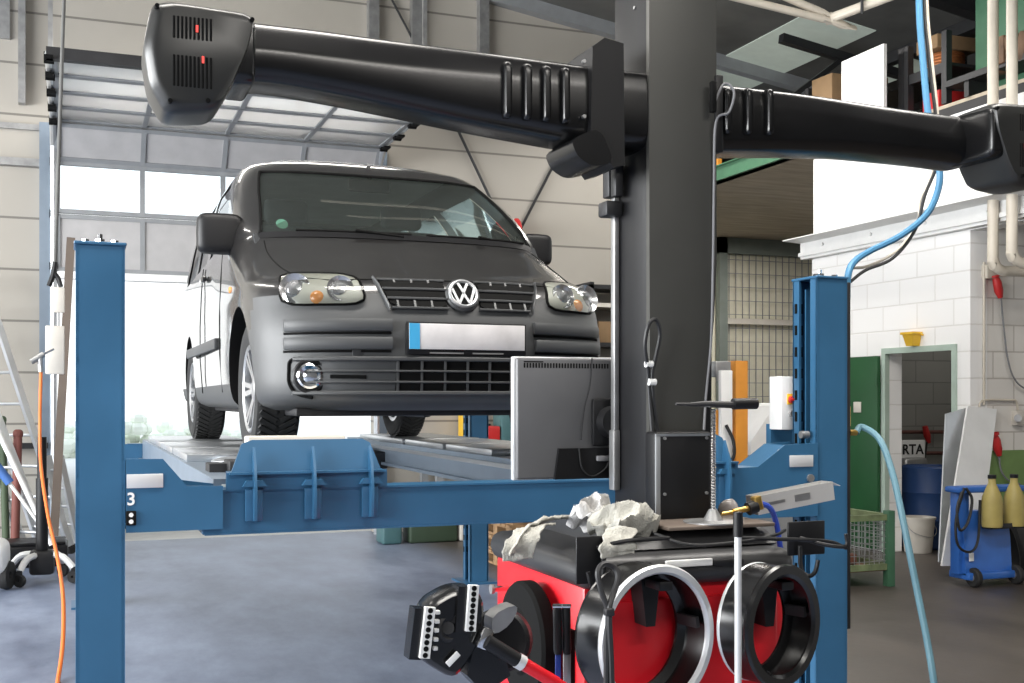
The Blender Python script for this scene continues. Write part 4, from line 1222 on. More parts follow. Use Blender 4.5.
b = MB(); b.tube([onY(592, 358, my - .01), onY(590, 385, my - .012), onY(585, 405, my - .014), onY(582, 425, my - .014), onY(581, 440, my - .014)], .0025, 6, 5)
b.tube([onY(579, 448, my - .018), onY(582, 468, my - .02), onY(592, 476, my - .02), onY(604, 470, my - .02), onY(609, 462, my - .02)], .003, 6, 5); b.each('monitor_cable', M['hose_black'], mon)
q = onY(600, 458, my); b = MB(); b.box((q.x, my - .022, q.z), (.045, .016, .018), None, .003); b.build('connector', M['grey'], mon)

# wheel rings hung on the pegs
def ring_thing(name, label, c, yaw, Rm, depth, wall, m_front, m_back, pitch=0.0):
    ax = Vector((math.sin(yaw), -math.cos(yaw), pitch)).normalized()
    t = thing(name, label, 'wheel ring', c, 'wheel rings hung on the red cabinet')
    c = Vector(c)
    b = MB(); b.lathe_closed([(Rm - .006, 0), (Rm, 0), (Rm, -depth), (Rm - .035, -depth), (Rm - .035, -depth + .008), (Rm - .012, -depth + .02)], c, ax, 64); b.build('drum', M['blackgloss'], t)
    b = MB(); b.lathe_closed([(Rm - wall, .0), (Rm - wall * .7, .008), (Rm + .002, .008), (Rm + .007, .0), (Rm + .004, -.008), (Rm - wall, -.006)], c, ax, 72); b.build('front_rim', m_front, t)
    b = MB(); b.torus(c - ax * depth, ax, Rm - .006, .008, 64, 8); b.build('rear_rim', m_back, t)
    for k in range(3):
        an = 2 * pi * k / 3 + .9
        u, v = basis(ax); rd = u * math.cos(an) + v * math.sin(an)
        b = MB(); b.bar(c + rd * (Rm - .03) - ax * depth * .9, c + rd * (Rm - .03) - ax * .02, .03, .012, rd); b.build('clip', M['darksteel'], t)
    return t
c = onY(658, 639, 2.70)
r1 = ring_thing('wheel_ring', 'black wheel ring with a broad silver front rim, hung on the red cabinet', c, R(12), .192, .11, .019, M['silver'], M['blackgloss'])
c = onY(783, 626, 2.68)
ring_thing('wheel_ring', 'all-black wheel ring with thin silver rear rim, hung beside the blue post', c, R(20), .165, .095, .030, M['blackgloss'], M['silver'])
# threaded spindle standing on the lid
q = onY(713, 523, 3.0)
sp_ = thing('pedal_depressor', 'threaded steel spindle with black crossbar and handle standing on the cabinet lid', 'pedal depressor', (q.x, q.y, 1.180))
zt_ = onY(714, 408, 3.0).z
b = MB(); N = 420; pts = []
rr = []
k = 0; z = 1.19
while z < zt_:
    rr.append([(q.x + (.0095 if k % 2 else .0068) * math.cos(2 * pi * i / 10), q.y + (.0095 if k % 2 else .0068) * math.sin(2 * pi * i / 10), z) for i in range(10)]); z += .0045; k += 1
b.rings(rr); b.build('threaded_rod', M['chrome'], sp_)
b = MB(); b.lathe([(.09, 0), (.09, .004), (.03, .007), (.022, .022), (.012, .04), (.001, .04)], (q.x, q.y, 1.180), (0, 0, 1), 32); b.build('foot_disc', M['galv'], sp_)
b = MB(); p0, p1 = onY(676, 404, 3.0), onY(735, 405, 3.0); b.tube([p0, onY(690, 404.5, 3.0), onY(705, 404, 3.0), p1], [.004, .006, .010, .011], 10); b.build('crossbar', M['darksteel'], sp_)
b = MB(); b.cyl(onY(733, 404, 3.0), onY(756, 403.5, 3.0), .017, n=20); b.build('handle_grip', M['black'], sp_)
# white rod in front of the cabinet
q0 = onY(738, 533, 2.60)
t = thing('steel_rod', 'thin white vertical rod with black top standing before the red cabinet', 'rod', (q0.x, q0.y, 0))
b = MB(); b.cyl((q0.x, q0.y, 0.02), (q0.x, q0.y, q0.z), .0095, n=14); b.build('shaft', M['silver'], t)
b = MB(); b.cyl((q0.x, q0.y, q0.z - .01), (q0.x, q0.y, q0.z + .055), .013, n=14); b.build('rod_cap', M['black'], t)
b = MB(); b.cyl((q0.x, q0.y, 0.0), (q0.x, q0.y, .02), .06, n=24); b.build('rod_foot', M['black'], t)
# wire loop tool hanging at the cabinet corner
t = thing('wire_cable', 'looped grey steel cable hanging in front of the silver-rimmed ring', 'cable', onY(607, 600, 2.62))
b = MB(); b.tube([onY(606, 700, 2.62), onY(607, 640, 2.62), onY(608, 612, 2.62), onY(601, 590, 2.63), onY(598, 572, 2.64), onY(604, 564, 2.65), onY(614, 567, 2.65), onY(618, 578, 2.64), onY(613, 595, 2.63), onY(609, 612, 2.615), onY(611, 660, 2.615), onY(612, 700, 2.615)], .008, 8, 6); b.build('cable_loop', M['darksteel'], t)
q = onY(609, 612, 2.61); b = MB(); b.box(q, (.025, .02, .02), None, .004); b.build('cable_clip', M['darksteel'], t)

# ------------------------------------------------------------------ wheel clamp hung on the cabinet side
YCk = 2.78
def k_(px, py, dy=0.0): return onY(px, py, YCk + dy)
def k2(px, py): p = k_(px, py); return (p.x, p.z)
cl = thing('wheel_clamp', 'black wheel clamp with two white toothed strips and red lever beside the cabinet', 'wheel clamp', k_(470, 640))
b = MB()
P = chaikin([k2(416, 622), k2(424, 600), k2(448, 586), k2(470, 584), k2(480, 600), k2(474, 640), k2(452, 674), k2(440, 672), k2(415, 656)], 2, .2)
cx = sum(p[0] for p in P) / len(P); cz = sum(p[1] for p in P) / len(P)
b.rings([[(cx + (x - cx) * s, y, cz + (z - cz) * s) for x, z in P] for y, s in ((2.72, .86), (2.73, .95), (2.75, 1), (2.82, 1), (2.84, .9))])
b.build('clamp_body', M['blackgloss'], cl)
for pa, pb in (((430, 607), (424, 658)), ((473.5, 585), (470, 631))):
    p0, p1 = k_(*pa, -.075), k_(*pb, -.075)
    b = MB(); b.bar(p0, p1, .026, .014, (0, -1, 0)); ts = b.build('toothed_strip', M['white'], cl)
    h = MB()
    for i in range(8):
        p = p0 + (p1 - p0) * ((i + .5) / 8); h.cyl(p - Vector((0, .0065, 0)), p - Vector((0, .0085, 0)), .0068, n=10)
    h.build('strip_holes', M['dark'], ts)
    b = MB(); o = Vector((-.022, .03, -.004)); b.bar(p0 + o, p1 + o, .030, .05, (0, -1, 0)); b.build('jaw', M['blackgloss'], cl)
b = MB()
for i in range(5): p = k_(437 - i * .6, 612 + i * 9, -.06); b.box(p, (.012, .02, .010), None, .002)
b.each('jaw_tooth', M['white'], cl)
b = MB(); b.torus(k_(448, 628, -.05), (.25, -1, .1), .028, .010, 28, 8); b.cyl(k_(448, 628, -.02), k_(448, 628, -.065), .016, n=16); b.bar(k_(452, 622, -.05), k_(468, 596, -.05), .022, .012); b.build('centre_boss', M['darksteel'], cl)
b = MB(); b.box(k_(453, 659, -.075), (.040, .003, .016), Matrix.Rotation(R(-42), 3, 'Y'), .001); b.build('clamp_label', M['white'], cl)
b = MB(); b.prism(chaikin([k2(488, 612), k2(508, 602), k2(513, 606), k2(505, 622), k2(490, 632), k2(486, 626)], 1), fnY, 2.74, 2.80); b.build('clear_guard', M['galv'], cl)
for px, py, r in ((500, 640, .085),):
    b = MB(); b.lathe([(r, -.02), (r, .02), (r * .9, .03), (r * .4, .03), (.001, .03)], k_(px, py, .06), (-.5, -.8, .1), 36); b.build('clamp_disc', M['black'], cl)
b = MB(); b.box(k_(484, 638, -.08), (.03, .03, .055), Matrix.Rotation(R(25), 3, 'Y'), .006); b.build('lever_joint', M['chrome'], cl)
p0, p1 = k_(486, 641, -.09), k_(517, 660, -.09)
b = MB(); b.cyl(p0, p1, .019, n=18); b.build('lever_grip', M['black'], cl)
b = MB(); b.cyl(p1, k_(523, 663.5, -.09), .020, n=18); b.build('lever_collar', M['silver'], cl)
b = MB(); b.cyl(k_(523, 663.5, -.09), k_(556, 683, -.09), .017, n=18); b.build('red_lever', M['red'], cl)
b = MB(); b.cyl(k_(556, 683, -.09), k_(600, 709, -.09), .015, n=18); b.build('lever_end', M['red'], cl)
b = MB(); b.prism([k2(470, 640), k2(500, 655), k2(505, 672), k2(480, 690), k2(462, 672)], fnY, 2.74, 2.84); b.build('lower_jaw', M['blackgloss'], cl)
# dark turntable disc hung on the cabinet side
q = onX(532, 640, 1.285)
t = thing('turntable_disc', 'large black rubber-edged disc hung on the side of the red cabinet', 'disc', q)
b = MB(); b.lathe([(.17, .012), (.178, .004), (.178, -.03), (.17, -.04), (.10, -.045), (.09, -.055), (.001, -.055)], q, (1, 0, 0), 48); b.build('disc_body', M['dark'], t)
b = MB(); b.torus(q + Vector((-.035, 0, 0)), (1, 0, 0), .14, .006, 40, 8); b.lathe([(.04, -.05), (.04, -.075), (.001, -.08)], q, (1, 0, 0), 20); b.build('disc_hub', M['black'], t)
# two black handled tools in a holder at the cabinet corner
for i, (px, lab) in enumerate(((557, 'black gripped hand tool with blue shaft, hung at the cabinet corner'), (566, 'black gripped hand tool with grey shaft, hung at the cabinet corner'))):
    p0, p1 = onY(px, 606, 2.815), onY(px + 1, 654, 2.815)
    t = thing('hand_tool', lab, 'tool', p1, 'hand tools at the cabinet corner')
    b = MB(); b.tube([p0, p0 + (p1 - p0) * .1, p0 + (p1 - p0) * .5, p0 + (p1 - p0) * .9, p1], [.011, .0125, .0115, .0125, .010], 14); b.build('grip', M['black'], t)
    b = MB(); b.tube([onY(px - 4, 606, 2.815), onY(px + 5, 606, 2.80)], .006, 8); b.build('hanging_pin', M['chrome'], t)
    b = MB(); b.box(onY(px + 1, 668, 2.815), (.022 if i else .016, .006, .085), None, .002); b.build('shaft', M['galv'] if i else mat('blue_plastic', (.02, .05, .3), .4), t)
t = thing('hanging_pin', 'short chrome hanging pin on the side of the red cabinet', 'pin', onX(508, 588, 1.32))
b = MB(); p = onX(508, 588, 1.32); b.cyl(p, p + Vector((-.05, 0, 0)), .010, n=12); b.build('pin_shaft', M['chrome'], t)
b = MB(); b.cyl(p + Vector((-.05, 0, 0)), p + Vector((-.06, 0, 0)), .016, n=12); b.build('pin_head', M['galv'], t)

# rags on the lid
def rag(pts_center, wid, name, label, m, amp=.012, seed=0, n=26, thick=.006):
    # strip of crumpled cloth following a centre line, wid = vector across
    P = catmull(pts_center, 8); rows_ = []
    wv = Vector(wid)
    for i, p in enumerate(P):
        row = []
        ww = 1 + .25 * noise.noise(Vector((i * .25, seed, 0)))
        for j in range(n + 1):
            t = j / n - .5
            q = p + wv * t * ww
            nv = noise.noise_vector(Vector((q.x * 16 + seed, q.y * 16, q.z * 16)))
            n2 = noise.noise_vector(Vector((q.x * 45 + seed, q.y * 45, q.z * 45)))
            row.append(q + Vector((nv.x * amp, -abs(nv.y) * amp, abs(nv.z) * amp * 1.6)) + Vector(n2) * amp * .35)
        rows_.append(row)
    b = MB(); b.grid(rows_); lo = min(v.co.z for v in b.bm.verts)
    ce = P[len(P) // 2]
    return solo(b, 'rag', m, label, 'rag', (ce.x, ce.y, lo), 'rags on the aligner cabinet', 60, thick)
zl = 1.165
rag([onY(512, 545, 3.0) + Vector((-.01, -.03, -.02)), onY(527, 530, 3.02), onY(552, 520, 3.10), onY(580, 516, 3.2)], (.06, .10, -.005), 'rag', 'pale rag draped over the far corner of the black lid', M['cloth'], .016, 3)
rag([onY(518, 562, 2.96), onY(521, 545, 2.955), onY(528, 531, 2.98), onY(540, 526, 3.05)], (.085, -.02, .01), 'rag', 'pale rag tail hanging down the side of the black lid', M['cloth'], .010, 9)
def lump(c, size, label, m, seed, jit=.03):
    b = MB(); b.sell(c, size, 1.0, 1.0, 72, 40)
    for v in b.bm.verts:
        p = v.co
        n1 = noise.noise_vector(Vector((p.x * 14 + seed, p.y * 14, p.z * 14))); n2 = noise.noise_vector(Vector((p.x * 34 + seed, p.y * 34, p.z * 34)))
        rd = abs(noise.noise(Vector((p.x * 24, p.y * 24 + seed, p.z * 24))))
        v.co += Vector(n1) * jit + Vector(n2) * jit * .45 + Vector((0, -.4, 1)) * (.02 - rd * .09) * (jit / .03)
    return solo(b, 'rag', m, label, 'rag', (c[0], c[1], min(v.co.z for v in b.bm.verts)), 'rags on the aligner cabinet', 60)
c = onY(622, 523, 3.02); lump((c.x + .005, c.y, c.z - .005), (.17, .15, .10), 'crumpled pale grey-green rag heaped at the foot of the column', M['cloth'], 2)
c = onY(590, 512, 3.10); lump((c.x, c.y, c.z), (.13, .10, .06), 'crumpled white rag behind the pale grey-green heap', M['cloth2'], 5)
rag([onY(617, 558, 2.80), onY(618, 545, 2.80), onY(620, 530, 2.85)], (.09, 0, 0), 'rag', 'pale rag end hanging over the front edge of the lid', M['cloth'], .012, 14)
# long grey carton and brass air nozzle on the lid
q0, q1 = onY(752, 505, 3.25), onY(828, 490, 3.25)
d = (q1 - q0).normalized()
t = thing('carton', 'long pale grey carton lying tilted beside the column, end flap open', 'carton', onY(790, 510, 3.25))
b = MB(); b.bar(q0, q1, .065, .062, (0, 0, 1)); cb_ = b.build('carton_body', M['cartonpale'], t)
nz = Vector((0, -1, 0))
b = MB(); up = d.cross(Vector((0, 1, 0))); up = up if up.z > 0 else -up
b.bar(q1 + up * .028, q1 + up * .012 + d * .03, .06, .002, up); b.build('carton_flap', M['white'], t)
b = MB(); m_ = q0 + (q1 - q0) * .58 - Vector((0, .034, 0)); b.bar(m_ - d * .03, m_ + d * .03, .002, .022, up); b.bar(m_ - d * .14, m_ - d * .07, .002, .010, up); b.build('carton_print', M['galv'], t)
t = thing('air_nozzle', 'brass and black air nozzle lying on the cabinet lid', 'air nozzle', onY(745, 515, 3.05))
b = MB(); b.cyl(onY(733, 512, 3.05), onY(750, 508, 3.05), .010, n=12); b.cyl(onY(722, 514, 3.05), onY(733, 512, 3.05), .006, n=10); b.box(onY(757, 503, 3.05), (.025, .03, .045), Matrix.Rotation(R(-15), 3, 'Y'), .004); b.build('brass_body', M['brass'], t)
b = MB(); b.cyl(onY(748, 509, 3.05), onY(756, 506, 3.05), .021, n=14); b.build('nozzle_collar', M['black'], t)
b = MB(); b.tube([onY(760, 503, 3.05), onY(770, 508, 3.06), onY(776, 522, 3.1), onY(780, 545, 3.1), onY(784, 575, 3.12)], .009, 8, 5)
solo(b, 'air_hose', mat('blue_hose', (.03, .08, .5), .4), 'short deep blue hose hanging behind the cabinet lid', 'hose', onY(770, 508, 3.06))
c = onY(728, 503, 3.2); b = MB(); b.sell((c.x, c.y, c.z - .02), (.065, .06, .06), .8, .9, 24, 16, None, .012, 22)
solo(b, 'plastic_bag', mat('grey_film', (.42, .38, .36), .25, coat=.4), 'small crumpled grey plastic bag behind the threaded spindle', 'bag', (c.x, c.y, c.z - .06))
# ------------------------------------------------------------------ right-hand side of the hall
# air lines dropping from the roof to the post
def hose(name, pts, r, m, label, cat='hose', n=8, sm=8):
    b = MB(); b.tube(pts, r, n, sm)
    lo = min(pts, key=lambda p: p[2])
    return solo(b, name, m, label, cat, tuple(lo))
D0 = 5.35
hose('air_hose', [onD(918, -130, 5.6), onD(919, 0, 5.5), onD(923, 60, 5.45), onD(929, 120, 5.4), onD(939, 165, D0), onD(938, 190, D0), onD(926, 215, D0), onD(900, 236, D0), onD(870, 251, D0), onD(854, 262, 5.3), onD(848, 276, 5.27), onD(847, 300, 5.27)], .016, M['cyan'], 'thick blue hose curving from the roof down to the blue post top', 'hose')
hose('cable', [onD(922, -130, 5.62), onD(924, 0, 5.52), onD(929, 60, 5.47), onD(936, 120, 5.42), onD(938, 160, 5.4), onD(925, 195, 5.38), onD(915, 230, 5.38), onD(893, 258, 5.36), onD(866, 270, 5.33), onD(850, 282, 5.29)], .008, M['hose_black'], 'thin black cable hanging slack beside the thick blue hose', 'cable')
hose('cable', [onD(925, -130, 5.64), onD(927, 0, 5.54), onD(932, 60, 5.49), onD(938, 130, 5.44), onD(930, 180, 5.42), onD(920, 200, 5.42), onD(917, 225, 5.42), onD(895, 252, 5.40), onD(868, 266, 5.37), onD(851, 268, 5.33)], .007, M['cream'], 'thin pale cable hanging slack beside the thick blue hose', 'cable')
x0 = LX1 + .155
hose('air_hose', [Vector((x0, LY0 + .03, 1.40)), onD(862, 427, 5.28), onD(880, 440, 5.2), onD(893, 475, 5.1), onD(905, 530, 5.0), onD(917, 590, 4.95), onD(927, 640, 4.9), onD(934, 683, 4.85), onD(940, 735, 4.85), onD(945, 760, 4.88), onD(965, 770, 4.8)], .015, M['aqua'], 'pale blue air hose from the brass fitting down to the floor')
# white vertical heating pipes bending away under the crane beam
for px, lab, bend in ((993, 'white vertical pipe nearer the doorway, bending under the beam', 270), (1012, 'white vertical pipe farther from the doorway, bending under the beam', 262)):
    p = onX(px, bend, 7.60 if px < 1000 else 7.56); top = Vector((p.x, p.y, roofz(p.x) - .05))
    hose('heating_pipe', [top, Vector((p.x, p.y, p.z + .35)), Vector((p.x, p.y, p.z + .10)), Vector((p.x + .10, p.y, p.z)), Vector((p.x + .4, p.y, p.z)), Vector((p.x + 2.5, p.y, p.z))], .047, M['cream'], lab, 'pipe', 14, 6)
for i, pts in enumerate((((760, -14), (830, 16), (877, 0), (930, -20)), ((730, -4), (831, 21), (872, 4), (920, -14)))):
    P = [onD(px, py, 9.0 - .3 * abs(px - 830) / 100) for px, py in pts]
    P[0] = P[0] + (P[0] - P[1]).normalized() * 3; P[3] = P[3] + (P[3] - P[2]).normalized() * 3
    P = [P[0], P[1] * .98 + P[0] * .02, P[1] * .98 + P[2] * .02, P[2], P[3]]
    hose('ceiling_pipe', P, .030, M['cream'], ['cream pipe with a bend under the roof, upper of the two', 'cream pipe with a bend under the roof, lower of the two'][i], 'pipe', 12, 3)
b = MB()
for px, py in ((769, -12), (862, 6)):
    p = onD(px, py, 8.85); b.cyl(p + Vector((0, 0, -.06)), (p.x, p.y, roofz(p.x)), .012, n=8)
trim(12, b, M['darksteel'])

# fittings on the return wall
yw = YC - .03
t = thing('cable_conduit', 'pale surface conduit with elbow on the block wall beside the doorway', 'conduit', onY(984, 405, yw))
b = MB(); b.tube([onY(984, 262, yw), onY(984, 330, yw), onY(984, 405, yw)], .012, 8); b.build('conduit_run', M['cream'], t)
b = MB(); b.tube([onY(979, 408, yw), onY(981, 402, yw), onY(988, 400, yw), onY(1010, 400, yw), onY(1016, 401, yw), onY(1018, 410, yw)], .010, 8, 4); b.build('conduit_elbow', M['cream'], t)
b = MB(); b.box(onY(990, 272, yw), (.14, .08, .13), None, .01); b.build('junction_box', M['cream'], t)
t = thing('wall_socket', 'small pale socket box on the block wall at the conduit end', 'socket', onY(1018, 418, yw))
b = MB(); b.box(onY(1018, 418, yw), (.10, .07, .14), None, .01); b.build('socket_box', M['beige'], t)
b = MB(); b.cyl(onY(1018, 418, yw - .03), onY(1018, 418, yw - .07), .035, n=16); b.build('socket_flap', M['galv'], t)
def plug(px, py, lab, cable):
    p = onY(px, py, yw - .03)
    t = thing('power_plug', lab, 'plug', p)
    b = MB(); b.tube([p + Vector((-.03, 0, .10)), p + Vector((-.01, 0, .05)), p + Vector((.01, 0, -.03)), p + Vector((.03, 0, -.09))], [.028, .040, .040, .022], 14); b.build('plug_body', M['redp'], t)
    b = MB(); b.lathe([(.048, 0), (.048, .02), (.04, .02), (.04, 0)], p + Vector((-.035, 0, .10)), (-.3, 0, 1), 18); b.build('plug_collar', M['redp'], t)
    b = MB(); b.tube([onY(*c, yw - .03) for c in cable], .008, 8, 6); b.build('plug_cable', M['grey'], t)
plug(998, 288, 'red power plug hanging high on the block wall under the beam', [(1001, 298), (1004, 330), (1008, 360), (1014, 378), (1024, 388), (1040, 392)])
plug(997, 446, 'red power plug hanging low, just above the green painted band', [(999, 455), (1001, 470), (1008, 480), (1020, 484)])

# leaning boards
def board(pxs, th, name, label, m, ytop, ybot):
    b = MB()
    P = [onY(px, py, ytop if i < 2 else ybot) for i, (px, py) in enumerate(pxs)]
    off = Vector((0, th, 0))
    b.rings([P, [p + off for p in P]])
    lo = min(P, key=lambda p: p.z)
    return solo(b, name, m, label, 'board', (lo.x, lo.y, lo.z))
board([(968, 406), (997, 409), (978, 566), (942, 566)], .02, 'leaning_board', 'tall white board leaning against the block wall corner', M['white'], YC - .06, YC - .42)
board([(946, 414), (966, 408), (954, 566), (939, 562)], .015, 'leaning_sheet', 'narrow bare metal sheet leaning beside the doorway', M['alu'], YC - .03, YC - .20)

# blue trolley with two yellow bottles
c = onZ(985, 586, 0); s_ = 1
TY = c.y
def tq(px, py, dy=0): return onY(px, py, TY + dy)
t = thing('service_trolley', 'blue two-wheeled service trolley carrying two pale yellow bottles', 'trolley', (c.x, TY, 0))
b = MB()
b.prism([(TY, .10), (TY + .16, .10), (TY + .16, .62), (TY + .06, .62), (TY + .02, .40)], lambda p, u: (u, p[0], p[1]), tq(966, 540).x, tq(1012, 540).x)
b.bx(tq(966, 540).x, tq(1012, 540).x, TY - .04, TY + .20, .06, .12, .01)
b.build('trolley_body', M['bluebin'], t)
b = MB(); b.bx(tq(962, 500).x, tq(973, 500).x, TY + .04, TY + .14, .10, .82, .01); b.build('side_post', M['bluebin'], t)
b = MB(); b.bx(tq(958, 490).x, tq(1024, 490).x, TY - .02, TY + .16, .78, .83, .015)
b.build('top_tray', M['bluebin'], t)
for px in (975, 1017):
    p = tq(px, 578, -.03); b = MB(); b.lathe_closed([(.02, -.025), (.07, -.028), (.08, -.015), (.08, .015), (.07, .028), (.02, .025)], (p.x, TY - .02, .08), (1, 0, 0), 28); wl = b.build('wheel', M['rubber'], t)
    b = MB(); b.cyl((p.x - .03, TY - .02, .08), (p.x + .03, TY - .02, .08), .03, n=16); b.build('wheel_hub', M['galv'], wl)
b = MB()
b.tube([tq(962, 492, -.03), tq(957, 510, -.05), tq(960, 530, -.05), tq(968, 522, -.05), tq(972, 500, -.04), tq(966, 488, -.02)], .012, 8, 6)
b.tube([tq(964, 488, -.02), tq(956, 520, -.04), tq(958, 545, -.04), tq(970, 552, -.04), tq(978, 540, -.04), tq(980, 500, -.03)], .011, 8, 6); b.build('trolley_hose', M['hose_black'], t)
b = MB(); b.box(tq(971, 557, -.0) + Vector((0, -.005, 0)), (.05, .006, .07), None, .003); b.build('trolley_label', M['white'], t)
b = MB(); b.bx(tq(980, 530).x, tq(1024, 530).x, TY - .12, TY - .02, .485, .50); b.bx(tq(980, 530).x, tq(1024, 530).x, TY - .12, TY - .115, .485, .53); b.build('bottle_shelf', M['darksteel'], t)
for i, px in enumerate((992, 1014)):
    p = tq(px, 530, -.07)
    bt = thing('fluid_bottle', ['pale yellow bottle on the trolley shelf, nearer the leaning white board', 'pale yellow bottle on the trolley shelf, farther from the leaning white board'][i], 'bottle', (p.x, p.y, .50), 'yellow bottles on the blue trolley')
    b = MB(); b.lathe([(.080, 0), (.085, .02), (.085, .19), (.078, .25), (.045, .33), (.03, .36), (.03, .40), (.001, .40)], (p.x, p.y, .50), (0, 0, 1), 28); b.build('bottle_body', M['paleyellow'], bt)
    b = MB(); b.cyl((p.x, p.y, .90), (p.x, p.y, .93), .034, n=18); b.build('bottle_cap', M['black'], bt)
t = thing('tyre', 'black tyre leaning on the block wall behind the blue trolley', 'tyre', (9.05, 8.02, 0))
b = MB(); b.lathe_closed([(.19, -.09), (.26, -.10), (.305, -.08), (.315, 0), (.305, .08), (.26, .10), (.19, .09)], tq(1022, 545, .4), (.9, -.5, .2), 40); b.build('tyre_carcass', M['rubber'], t)

# mesh cage by the door
c0 = onZ(889, 586, 0)
X1, Y0c = c0.x, c0.y; X0c = X1 - .95; Hc = .60
t = thing('mesh_cage', 'low rusty green wire mesh crate standing behind the blue post', 'crate', ((X0c + X1) / 2, Y0c + .4, 0))
for x in (X0c, X1):
    for y in (Y0c, Y0c + .8):
        b = MB(); b.bx(x - .035, x + .035, y - .035, y + .035, 0, Hc + .03, .004); b.build('corner_post', M['greenb'], t)
b = MB()
for y in (Y0c, Y0c + .8): b.bx(X0c, X1, y - .02, y + .02, Hc - .05, Hc); b.bx(X0c, X1, y - .02, y + .02, .14, .19)
for x in (X0c, X1): b.bx(x - .02, x + .02, Y0c, Y0c + .8, Hc - .05, Hc); b.bx(x - .02, x + .02, Y0c, Y0c + .8, .14, .19)
b.build('rails', mat('rusty_green', (.16, .20, .10), .7, var=.35, vs=9), t)
b = MB()
for k in range(1, 19): x = X0c + .95 * k / 19; b.cyl((x, Y0c, .16), (x, Y0c, Hc - .03), .004, n=5); b.cyl((x, Y0c + .8, .16), (x, Y0c + .8, Hc - .03), .004, n=5)
for k in range(1, 16): y = Y0c + .8 * k / 16; b.cyl((X1, y, .16), (X1, y, Hc - .03), .004, n=5)
for k in range(1, 8):
    z = .16 + (Hc - .19) * k / 8; b.cyl((X0c, Y0c, z), (X1, Y0c, z), .004, n=5); b.cyl((X1, Y0c, z), (X1, Y0c + .8, z), .004, n=5); b.cyl((X0c, Y0c + .8, z), (X1, Y0c + .8, z), .004, n=5)
b.build('mesh', M['galv'], t)
b = MB(); b.bx(X0c, X1, Y0c, Y0c + .8, .13, .15); b.build('cage_floor', mat('rust_floor', (.16, .08, .05), .8, var=.3), t)
b = MB(); b.box((X0c + .5, Y0c + .35, .20), (.6, .3, .09), Matrix.Rotation(R(8), 3, 'Z'), .01)
solo(b, 'wood_block', mat('reddish_board', (.22, .09, .06), .7, var=.3), 'reddish brown board lying in the wire mesh crate', 'board', (X0c + .5, Y0c + .35, .155))

# yellow funnel on the door frame
p = onX(912, 346, XR - .05)
t = thing('funnel', 'yellow square funnel standing on top of the door frame', 'funnel', (XR, p.y, DH + .05))
b = MB(); zb = DH + .05
def sq(h, z): return [(XR + .0 + sx * h - .03, p.y + sy * h, z) for sx, sy in ((-1, -1), (1, -1), (1, 1), (-1, 1))]
b.rings([sq(.05, zb), sq(.075, zb + .11), sq(.09, zb + .112), sq(.09, zb + .135), sq(.075, zb + .135), sq(.05, zb + .03)]); b.build('funnel_bowl', M['yellow'], t)
b = MB(); b.cyl((XR - .03, p.y - .085, zb + .12), (XR - .03, p.y - .13, zb + .10), .010, n=10); b.build('funnel_handle', M['yellow'], t)

# storeroom contents seen through the doorway
Yi = YF - .2
for i, py in enumerate((432, 453)):
    p0, p1 = onY(890, py, Yi - .05), onY(956, py, Yi - .05)
    b = MB(); b.cyl(p0, p1, .022, n=10)
    for k in (.1, .9):
        q = p0 + (p1 - p0) * k; b.cyl(q, q + Vector((0, .06, 0)), .012, n=8)
    solo(b, 'wall_rail', mat('rust_brown_rail%d' % i, (.14, .06, .05), .6), ['upper dark red pipe rail on the storeroom wall', 'lower dark red pipe rail on the storeroom wall'][i], 'rail', tuple(p0))
p = onY(927, 428, Yi - .12)
t = thing('hand_clamp', 'red handled clamp with a black lead hanging from the storeroom rail', 'clamp', p)
b = MB(); b.tube([p + Vector((-.03, 0, .02)), p + Vector((0, 0, -.08)), p + Vector((.03, 0, -.17))], [.03, .04, .02], 10); b.build('clamp_handle', M['redp'], t)
b = MB(); b.tube([p + Vector((0, .0, -.16)), p + Vector((-.04, .0, -.5)), p + Vector((.05, .0, -.62)), p + Vector((.12, .0, -.5)), p + Vector((.06, .0, -.42))], .010, 8, 5); b.build('clamp_lead', M['hose_black'], t)
# battery charger with its lettered board
p = onY(910, 449, Yi - .30)
t = thing('battery_charger', 'pale grey battery charger under a board lettered RTA in the storeroom', 'charger', (p.x, p.y, p.z - .42))
b = MB(); b.sell((p.x + .02, p.y + .05, p.z - .18), (.34, .30, .18), .35, .35, 24, 12); b.sell((p.x + .02, p.y + .05, p.z - .33), (.30, .26, .18), .4, .4, 24, 12); b.build('charger_body', M['galv'], t)
b = MB(); b.bx(p.x - .16, p.x + .19, p.y - .02, p.y + .02, p.z - .10, p.z + .10, .006); sg_ = b.build('sign_board', M['white'], t)
lettering('sign_lettering', 'RTA', .155, (p.x - .125, p.y - .023, p.z - .055), (R(90), 0, 0), M['text'], sg_)
zb_ = p.z - .42
b = MB(); b.bx(8.35, 10.1, Yi - .55, Yi - .04, zb_ - .04, zb_, .004)
for xx in (8.4, 10.0): b.bx(xx, xx + .05, Yi - .53, Yi - .48, 0, zb_ - .04); b.bx(xx, xx + .05, Yi - .10, Yi - .05, 0, zb_ - .04)
solo(b, 'bench', M['darksteel'], 'dark steel bench under the battery charger in the storeroom', 'bench', (9.2, Yi - .3, 0))
for px, yy, h, lab in ((929, Yi - .86, .86, 'dark blue drum standing in the storeroom behind the dirty white bucket'),):
    x, y = onY(px, 500, yy).x, yy
    b = MB(); b.lathe([(.27, 0), (.285, .02), (.285, h * .33), (.295, h * .35), (.285, h * .37), (.285, h * .66), (.295, h * .68), (.285, h * .7), (.285, h - .02), (.26, h), (.25, h - .02), (.001, h - .02)], (x, y, 0), (0, 0, 1), 36)
    solo(b, 'drum', M['barrel'], lab, 'drum', (x, y, 0))
p = onZ(918, 552, 0)
t = thing('bucket', 'dirty white plastic bucket on the floor inside the doorway', 'bucket', p)
